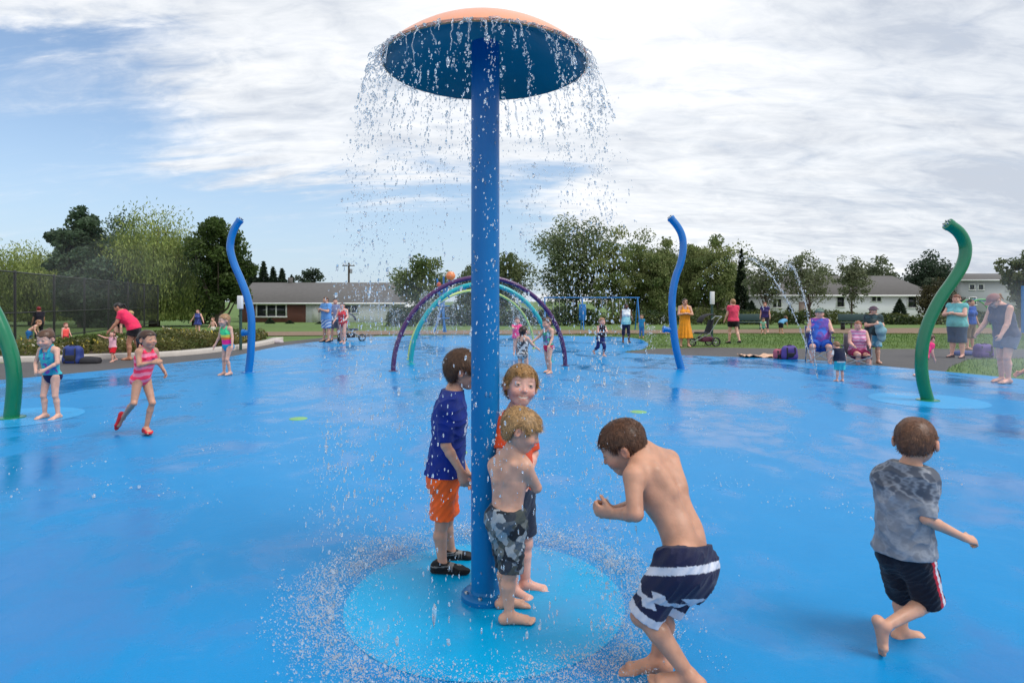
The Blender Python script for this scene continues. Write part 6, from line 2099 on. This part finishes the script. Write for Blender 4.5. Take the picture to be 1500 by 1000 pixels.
def drops(P, rad, stretch=None, axis=None, r=None):
    """ico drops, lengthened along axis"""
    n = len(P)
    rad = np.broadcast_to(rad, (n,))
    st = np.ones(n) if stretch is None else np.broadcast_to(stretch, (n,))
    ax = np.tile([0, 0, 1.0], (n, 1)) if axis is None else axis / (np.linalg.norm(axis, axis=1)[:, None] + 1e-9)
    B = ICO_V[None] * (1 + .18 * r.normal(size=(n, 12, 1)))
    al = (B * ax[:, None]).sum(-1, keepdims=True)
    V = (B + ax[:, None] * al * (st - 1)[:, None, None]) * rad[:, None, None] + P[:, None]
    return V.reshape(-1, 3), (np.arange(n)[:, None, None] * 12 + ICO_F[None]).reshape(-1, 3)


r = np.random.default_rng(77)
G_ = 9.81
# streams leaving the rim: lumpy strings that break up into drops
sm = MB()
DP, DR, DS, DA = [], [], [], []
NS = 104
for k in range(NS):
    a = (k + r.normal() * .5) / NS * 2 * np.pi
    v = np.clip(r.normal(.33, .10), .12, .58)
    out = np.array([math.cos(a), math.sin(a), 0.0])
    side = np.array([-out[1], out[0], 0])
    p0 = POLE + out * (RIM_R + .008) + [0, 0, RIM_Z - .012]
    L = r.choice([.03, .06, .10, .15], p=[.35, .35, .22, .08]) * r.uniform(.7, 1.3)
    tt = np.linspace(0, math.sqrt(2 * L / G_), 14)
    vs = r.normal() * .10
    path = p0 + out * (v * tt)[:, None] + side * (vs * tt)[:, None] - np.outer(.5 * G_ * tt ** 2, [0, 0, 1])
    wob = np.cumsum(r.normal(size=(14, 2)) * .0045, 0)
    path += wob[:, :1] * side + wob[:, 1:] * out
    rad = (.0040 * (1 - .55 * np.linspace(0, 1, 14))) * np.exp(r.normal(size=14) * .38) * r.uniform(.6, 1.3)
    sm.tube(path, np.maximum(rad, .0012), 6)
    if r.random() < .55:      # a short web between neighbouring strings
        q = p0 + side * r.normal() * .05 + out * .004
        mid = path[r.integers(3, 9)]
        sm.tube([q, (q + mid) / 2 + r.normal(size=3) * .008, mid], [.006, .0035, .002], 6)
    T = math.sqrt(2 * (RIM_Z - .02) / G_)
    # the string tears into beads before it scatters
    nb_ = r.integers(10, 26)
    tb = np.sqrt(2 * (L + np.sort(r.random(nb_)) * r.uniform(.08, .42)) / G_)
    Pb = p0 + out * (v * tb)[:, None] + side * (vs * tb)[:, None] - np.outer(.5 * G_ * tb ** 2, [0, 0, 1]) + wob[-1, 0] * side + wob[-1, 1] * out + r.normal(size=(nb_, 3)) * [.006, .006, .004]
    DP.append(Pb); DR.append(np.exp(r.normal(size=nb_) * .5) * .0023); DS.append(1 + 2.2 * r.random(nb_)); DA.append(np.c_[out[0] * v + 0 * tb, out[1] * v + 0 * tb, -G_ * tb])
    nd = r.integers(70, 125)
    t = np.sqrt(r.random(nd) ** 1.15) * T
    t = t[t > tt[-1] * r.uniform(.5, 1)]
    kq = r.integers(0, len(t), len(t)); t = np.where(r.random(len(t)) < .55, np.clip(t[kq % 14] + r.normal(size=len(t)) * .012, .02, T), t)
    sp = (t / T)[:, None]
    vv = v + r.normal(size=len(t)) * .06
    P = p0 + out * (vv * t)[:, None] + side * (vs * t + .02 * r.normal(size=len(t)) * sp[:, 0])[:, None] - np.outer(.5 * G_ * t ** 2, [0, 0, 1])
    P += r.normal(size=P.shape) * .006
    DP.append(P); DR.append(np.exp(r.normal(size=len(t)) * .5) * .0018)
    DS.append(1 + r.random(len(t)) * np.clip(t / T * 3.6, 1.0, 3.2)); DA.append(np.c_[out[0] * vv, out[1] * vv, -G_ * t])
# a film sliding off the rim
rim = MB()
a = np.linspace(0, 2 * np.pi, 400)
lump = .0055 * np.exp(.55 * vnoise(9, 3, 3)(np.c_[np.cos(a) * 1.2, np.sin(a) * 1.2, a * 0]))
rim.tube([POLE + [(RIM_R + .007) * math.cos(t), (RIM_R + .007) * math.sin(t), RIM_Z - .010 - .4 * l_] for t, l_ in zip(a, lump)], lump, 7, cap=False)
# runs down the pole
for k in range(46):
    a_ = r.uniform(-2.6, -.5)
    z = r.uniform(.15, 2.6)
    q = POLE + [.0745 * math.cos(a_), .0745 * math.sin(a_), z]
    DP.append(q[None]); DR.append(np.array([r.uniform(.003, .006)])); DS.append(np.array([r.uniform(1, 3)])); DA.append(np.array([[0, 0, 1.0]]))
DP, DR, DS, DA = np.concatenate(DP), np.concatenate(DR), np.concatenate(DS), np.concatenate(DA)
ok = DP[:, 2] > .01
V1, F1 = drops(DP[ok], DR[ok], DS[ok], DA[ok], r)
sv = np.concatenate(sm.v + rim.v)
fs = []
off = 0
for mb in (sm, rim):
    for kk_, f in mb.f.items():
        f = np.concatenate(f) + off
        if kk_ == 4: fs.append(f)
        else: fs.append(f)
    off += mb.n
o = mesh_np('falling_water', np.concatenate([sv, V1]), fs + [F1 + len(sv)], M_WATER, None, True)
tag(o, 'curtain of water strings and drops falling from the mushroom canopy rim', 'water', kind='stuff')

# splash on the pad under the curtain
DP, DR, DS, DA = [], [], [], []
for k in range(1500):
    a = r.uniform(0, 2 * np.pi); rr = np.clip(r.normal(.86, .095), .45, 1.25)
    c = POLE + [rr * math.cos(a), rr * math.sin(a), .014]
    n = r.integers(8, 26)
    b_ = r.uniform(0, 2 * np.pi, n); rad = np.abs(r.normal(size=n)) * .026 + .004
    z = np.abs(r.normal(size=n)) * .030 * (r.random(n) < .8)
    P = c + np.c_[rad * np.cos(b_), rad * np.sin(b_), z]
    DP.append(P); DR.append(np.exp(r.normal(size=n) * .55) * .0014); DS.append(np.ones(n) + .8 * r.random(n)); DA.append(np.c_[np.cos(b_), np.sin(b_), r.random(n)])
n = 9000
a = r.uniform(0, 2 * np.pi, n); rr = np.clip(r.normal(.84, .13, n), .2, 1.6)
DP.append(POLE + np.c_[rr * np.cos(a), rr * np.sin(a), .014 + np.abs(r.normal(size=n)) * .05 * (r.random(n) < .5)])
DR.append(np.exp(r.normal(size=n) * .5) * .0015); DS.append(np.ones(n)); DA.append(r.normal(size=(n, 3)))
V, F = drops(np.concatenate(DP), np.concatenate(DR), np.concatenate(DS), np.concatenate(DA), r)
o = mesh_np('splash_drops', V, F, M_FOAM, None, True)
tag(o, 'white splash of drops bouncing in a ring on the light blue circle', 'water', kind='stuff')

# scattered splashes over the middle of the pad
n = 6500
y = 3.2 + (r.random(n) ** .8) * 9
x = r.normal(size=n) * (.25 * y) - .3
P = np.c_[x, y, .012 + np.abs(r.normal(size=n)) * .03]
k = r.integers(0, 150, n)
cx_ = np.c_[r.normal(size=150) * 2.0 - .2, r.uniform(4.0, 12.5, 150)]
m_ = r.random(n) < .6
P[m_, :2] = cx_[k[m_]] + r.normal(size=(m_.sum(), 2)) * [.10, .12]
V, F = drops(P, np.exp(r.normal(size=n) * .45) * .0021 * (.6 + y / 9), np.ones(n), r.normal(size=(n, 3)), r)
o = mesh_np('scattered_drops', V, F, M_FOAM, None, True)
tag(o, 'small scattered splashes on the middle of the blue pad', 'water', kind='stuff')


def jet_drops(p0, v0, T, n, size, spread, out):
    t = r.random(n) * T
    P = p0 + np.outer(t, v0) - np.outer(.5 * G_ * t ** 2, [0, 0, 1]) + r.normal(size=(n, 3)) * (spread * (.15 + t / T))[:, None]
    out[0].append(P); out[1].append(np.exp(r.normal(size=n) * .4) * size); out[2].append(1 + 1.6 * r.random(n)); out[3].append(np.asarray(v0) - np.outer(t, [0, 0, G_]))


# sprays inside the arches and ground jets at the far end
out = ([], [], [], [])
for AP, nn in ((ARCH1, 30), (ARCH2, 26), (ARCH3, 20)):
    for i in np.linspace(5, 43, nn):
        p = AP[int(i)]
        T = math.sqrt(2 * max(p[2] - .05, .1) / G_)
        jet_drops(p, [r.normal() * .35, -.3 + r.normal() * .4, -.2], T, 130, .0030, .07, out)
for k in range(22):
    p = floor_at(r.uniform(520, 690), r.uniform(499, 514)); p[2] = .02
    v = r.uniform(4.2, 6.6)
    jet_drops(p, [r.normal() * .35, r.normal() * .35, v], 2 * v / G_, 220, .0042, .07, out)
for k in range(12):
    p = floor_at(r.uniform(735, 800), r.uniform(500, 514)); p[2] = .02
    v = r.uniform(4.0, 6.0)
    jet_drops(p, [r.normal() * .35, r.normal() * .35, v], 2 * v / G_, 70, .006, .05, out)
for k in range(8):
    p = floor_at(r.uniform(935, 990), r.uniform(502, 514)); p[2] = .02
    v = r.uniform(3.2, 4.6)
    jet_drops(p, [r.normal() * .3, r.normal() * .3, v], 2 * v / G_, 60, .006, .05, out)
# high thrown drops that speckle the sky beside the pole
for k in range(10):
    p = floor_at(r.uniform(800, 900), r.uniform(500, 520)); p[2] = .02
    v = r.uniform(6.5, 8.2)
    jet_drops(p, [r.normal() * .9, -.6 + r.normal() * .5, v], 2 * v / G_, 70, .0042, .30, out)
V, F = drops(*[np.concatenate(q) for q in out], r)
o = mesh_np('arch_spray', V, F, M_FOAM, None, True)
tag(o, 'fine water jets rising and falling around the coloured arches', 'water', kind='stuff')
# thin ground jet on the right, arching to the upper left
out = ([], [], [], [])
p = floor_at(1198, 556); p[2] = .02
d_ = p[1]
for v0, n in ((np.array([-2.05, .3, 6.9]), 520), (np.array([-.75, .3, 6.7]), 420)):
    jet_drops(p, v0, .62, n, .0048, .014, out)
    jet_drops(p, v0, 1.1, 200, .0055, .09, out)
V, F = drops(*[np.concatenate(q) for q in out], r)
o = mesh_np('thin_jet', V, F, M_FOAM, None, True)
tag(o, 'two thin water jets arching up from the pad beside the toddler in the life vest', 'water jet', kind='stuff')


# mist drifting off the green spray poles
def mist(name, c, rad, dens, label):
    me = bpy.data.meshes.new(name)
    V = ICO_V
    import bmesh
    bm = bmesh.new(); bmesh.ops.create_icosphere(bm, subdivisions=3, radius=1.0); bm.to_mesh(me); bm.free()
    m = bpy.data.materials.new(name); m.use_nodes = True; nt = m.node_tree; nt.nodes.clear()
    out = node(nt, 'ShaderNodeOutputMaterial'); pv = node(nt, 'ShaderNodeVolumePrincipled')
    pv.inputs['Color'].default_value = (.95, .96, .98, 1); pv.inputs['Anisotropy'].default_value = .2
    tc = node(nt, 'ShaderNodeTexCoord'); ln = node(nt, 'ShaderNodeVectorMath', operation='LENGTH')
    nz = node(nt, 'ShaderNodeTexNoise'); nz.inputs['Scale'].default_value = 2.2; nz.inputs['Detail'].default_value = 4
    nt.links.new(tc.outputs['Object'], ln.inputs[0]); nt.links.new(tc.outputs['Object'], nz.inputs['Vector'])
    mr = node(nt, 'ShaderNodeMapRange', interpolation_type='SMOOTHSTEP'); mr.inputs['From Min'].default_value = 1.0; mr.inputs['From Max'].default_value = .1
    nt.links.new(ln.outputs['Value'], mr.inputs['Value'])
    mu = node(nt, 'ShaderNodeMath', operation='MULTIPLY'); nt.links.new(mr.outputs[0], mu.inputs[0]); nt.links.new(nz.outputs['Fac'], mu.inputs[1])
    m2 = node(nt, 'ShaderNodeMath', operation='MULTIPLY'); m2.inputs[1].default_value = dens; nt.links.new(mu.outputs[0], m2.inputs[0])
    nt.links.new(m2.outputs[0], pv.inputs['Density']); nt.links.new(pv.outputs[0], out.inputs['Volume'])
    me.materials.append(m)
    o = bpy.data.objects.new(name, me); COL.objects.link(o); o.location = [float(q) for q in c]; o.scale = rad
    tag(o, label, 'mist', kind='stuff')


mist('mist_cloud', at(1495, 500, 10.2), (1.6, .9, 1.6), .38, 'pale water mist hanging around the woman in the grey cap')
mist('mist_cloud', at(690, 466, 15.6), (3.0, 1.3, 1.5), .12, 'fine mist hanging among the coloured arches')
mist('mist_cloud', at(560, 450, 21), (3.4, 1.2, 1.6), .10, 'fine mist over the far left corner of the pad')
mist('mist_cloud', at(150, 395, 15.0), (3.0, .9, 1.3), .10, 'pale spray drifting in front of the dark evergreen on the left')
# ------------------------------------------------------------------ sky, sun, camera
SUN_DIR = nrm(np.array([.62, -.28, .95]))
el = math.asin(SUN_DIR[2]); az = math.atan2(SUN_DIR[0], SUN_DIR[1])
w = bpy.data.worlds.new('World'); SC.world = w; w.use_nodes = True
nt = w.node_tree; nt.nodes.clear(); L = nt.links.new
out = node(nt, 'ShaderNodeOutputWorld')
sky = node(nt, 'ShaderNodeTexSky', sky_type='NISHITA'); sky.sun_disc = False; sky.sun_elevation = el; sky.sun_rotation = az; sky.air_density = 1.0; sky.dust_density = .3; sky.ozone_density = 1.5
bg1 = node(nt, 'ShaderNodeBackground'); bg1.inputs['Strength'].default_value = .125
L(sky.outputs[0], bg1.inputs['Color'])
tc = node(nt, 'ShaderNodeTexCoord'); sp = node(nt, 'ShaderNodeSeparateXYZ'); L(tc.outputs['Generated'], sp.inputs[0])


def mth(op, a, b=None, c=None, clamp=False):
    n = node(nt, 'ShaderNodeMath', operation=op); n.use_clamp = clamp
    for i, v in enumerate((a, b, c)):
        if v is None: continue
        if isinstance(v, (int, float)): n.inputs[i].default_value = v
        else: L(v, n.inputs[i])
    return n.outputs[0]


def sstep(v, a, b):
    n = node(nt, 'ShaderNodeMapRange', interpolation_type='SMOOTHSTEP'); n.inputs['From Min'].default_value = a; n.inputs['From Max'].default_value = b
    L(v, n.inputs['Value']); return n.outputs[0]


X, Y, Z = sp.outputs
zc = mth('ADD', mth('MAXIMUM', Z, 0.0), .24)
px_, py_ = mth('DIVIDE', X, zc), mth('DIVIDE', Y, zc)
cb = node(nt, 'ShaderNodeCombineXYZ'); L(px_, cb.inputs[0]); L(py_, cb.inputs[1])


def cnoise(scale, rot, sx, sy, detail=8, rough=.55, dist=.3, off=0.0):
    mp = node(nt, 'ShaderNodeMapping'); mp.inputs['Rotation'].default_value = (0, 0, R(rot)); mp.inputs['Scale'].default_value = (sx, sy, 1); mp.inputs['Location'].default_value = (off, off * .7, off * .3)
    L(cb.outputs[0], mp.inputs['Vector'])
    n = node(nt, 'ShaderNodeTexNoise'); n.inputs['Scale'].default_value = scale; n.inputs['Detail'].default_value = detail; n.inputs['Roughness'].default_value = rough; n.inputs['Distortion'].default_value = dist
    L(mp.outputs[0], n.inputs['Vector']); return n.outputs['Fac']


yc = mth('MAXIMUM', Y, .2)
u, v = mth('DIVIDE', X, yc), mth('DIVIDE', Z, yc)
big = cnoise(.85, 14, .8, 1.5, 9, .6, .5, 3.1)
wisp = cnoise(2.4, 20, .55, 2.2, 10, .66, .8, 7.7)
uu = mth('ADD', u, mth('MULTIPLY', mth('SUBTRACT', big, .5), .55))
vv = mth('ADD', v, mth('MULTIPLY', mth('SUBTRACT', wisp, .5), .16))
b1 = sstep(uu, -.02, .17)
b2 = mth('MULTIPLY', sstep(vv, .155, .255), sstep(uu, -.66, -.36))
b3 = sstep(vv, .40, .50)
b4 = mth('SUBTRACT', 1.0, sstep(Y, -.1, .25))
bias = mth('MAXIMUM', mth('MAXIMUM', b1, b2), mth('MAXIMUM', mth('MULTIPLY', b3, .85), b4))
dens = mth('ADD', mth('ADD', mth('MULTIPLY', bias, .98), mth('MULTIPLY', mth('SUBTRACT', wisp, .5), 1.05)), mth('MULTIPLY', mth('SUBTRACT', big, .5), .8))
puff = cnoise(8.0, 10, .8, 1.5, 8, .62, .6, 21.0)
dens = mth('ADD', dens, mth('MULTIPLY', mth('SUBTRACT', puff, .5), .75))
mask = sstep(dens, .02, .98)
mask = mth('ADD', mth('MULTIPLY', mask, .93), mth('MULTIPLY', sstep(wisp, .45, .8), .12), clamp=True)
# cloud brightness: bright sunlit sheets, grey undersides in long slanted streaks
st = cnoise(1.7, 24, .55, 1.8, 10, .64, 1.2, 1.3)
lum = cnoise(1.1, 30, .7, 1.2, 8, .6, .4, 12.0)
cv = mth('ADD', mth('ADD', mth('MULTIPLY', st, .40), mth('MULTIPLY', lum, .30)), mth('MULTIPLY', puff, .30))
cr = node(nt, 'ShaderNodeValToRGB')
E = cr.color_ramp.elements
E[0].position = .39; E[0].color = (.47, .51, .58, 1)
E[1].position = .63; E[1].color = (.86, .865, .88, 1)
e2 = E.new(.51); e2.color = (.68, .705, .74, 1)
brt = mth('ADD', cv, mth('MULTIPLY', sstep(mth('ABSOLUTE', mth('SUBTRACT', u, .16)), .55, .0), mth('MULTIPLY', sstep(v, .05, .45), .15)))
L(mth('SUBTRACT', brt, mth('MULTIPLY', sstep(u, .25, .85), .05)), cr.inputs[0])
bg2 = node(nt, 'ShaderNodeBackground'); bg2.inputs['Strength'].default_value = 1.0
L(cr.outputs[0], bg2.inputs['Color'])
mx = node(nt, 'ShaderNodeMixShader'); L(mask, mx.inputs[0]); L(bg1.outputs[0], mx.inputs[1]); L(bg2.outputs[0], mx.inputs[2])
bg3 = node(nt, 'ShaderNodeBackground'); bg3.inputs['Color'].default_value = (.36, .47, .62, 1)
mv = node(nt, 'ShaderNodeMixShader')
veil = mth('ADD', .10, mth('MULTIPLY', mth('SUBTRACT', 1.0, sstep(Z, .0, .30)), .66))
L(veil, mv.inputs[0]); L(bg1.outputs[0], mv.inputs[1]); L(bg3.outputs[0], mv.inputs[2])
L(mv.outputs[0], mx.inputs[1])
L(mx.outputs[0], out.inputs['Surface'])

l = bpy.data.lights.new('sun', 'SUN'); l.energy = 1.9; l.angle = R(30); l.color = (1, .95, .88)
o = bpy.data.objects.new('sun', l); COL.objects.link(o)
o.rotation_euler = Vector(-SUN_DIR).to_track_quat('-Z', 'Y').to_euler(); o.location = (0, 0, 30)

cam = bpy.data.cameras.new('camera'); co = bpy.data.objects.new('camera', cam); COL.objects.link(co)
co.location = (0, 0, CAM_H); co.rotation_euler = (R(90), 0, 0)
cam.sensor_width = 36; cam.lens = F_PX / 1500 * 36; cam.shift_y = -(500 - HZ) / 1500; cam.clip_start = .05; cam.clip_end = 6000
SC.camera = co
vs = SC.view_settings
vs.view_transform = 'Standard'; vs.look = 'None'; vs.exposure = 0.38; vs.gamma = 1
cy = SC.cycles
cy.max_bounces = 10; cy.transparent_max_bounces = 12; cy.transmission_bounces = 8; cy.sample_clamp_indirect = 6; cy.volume_bounces = 1
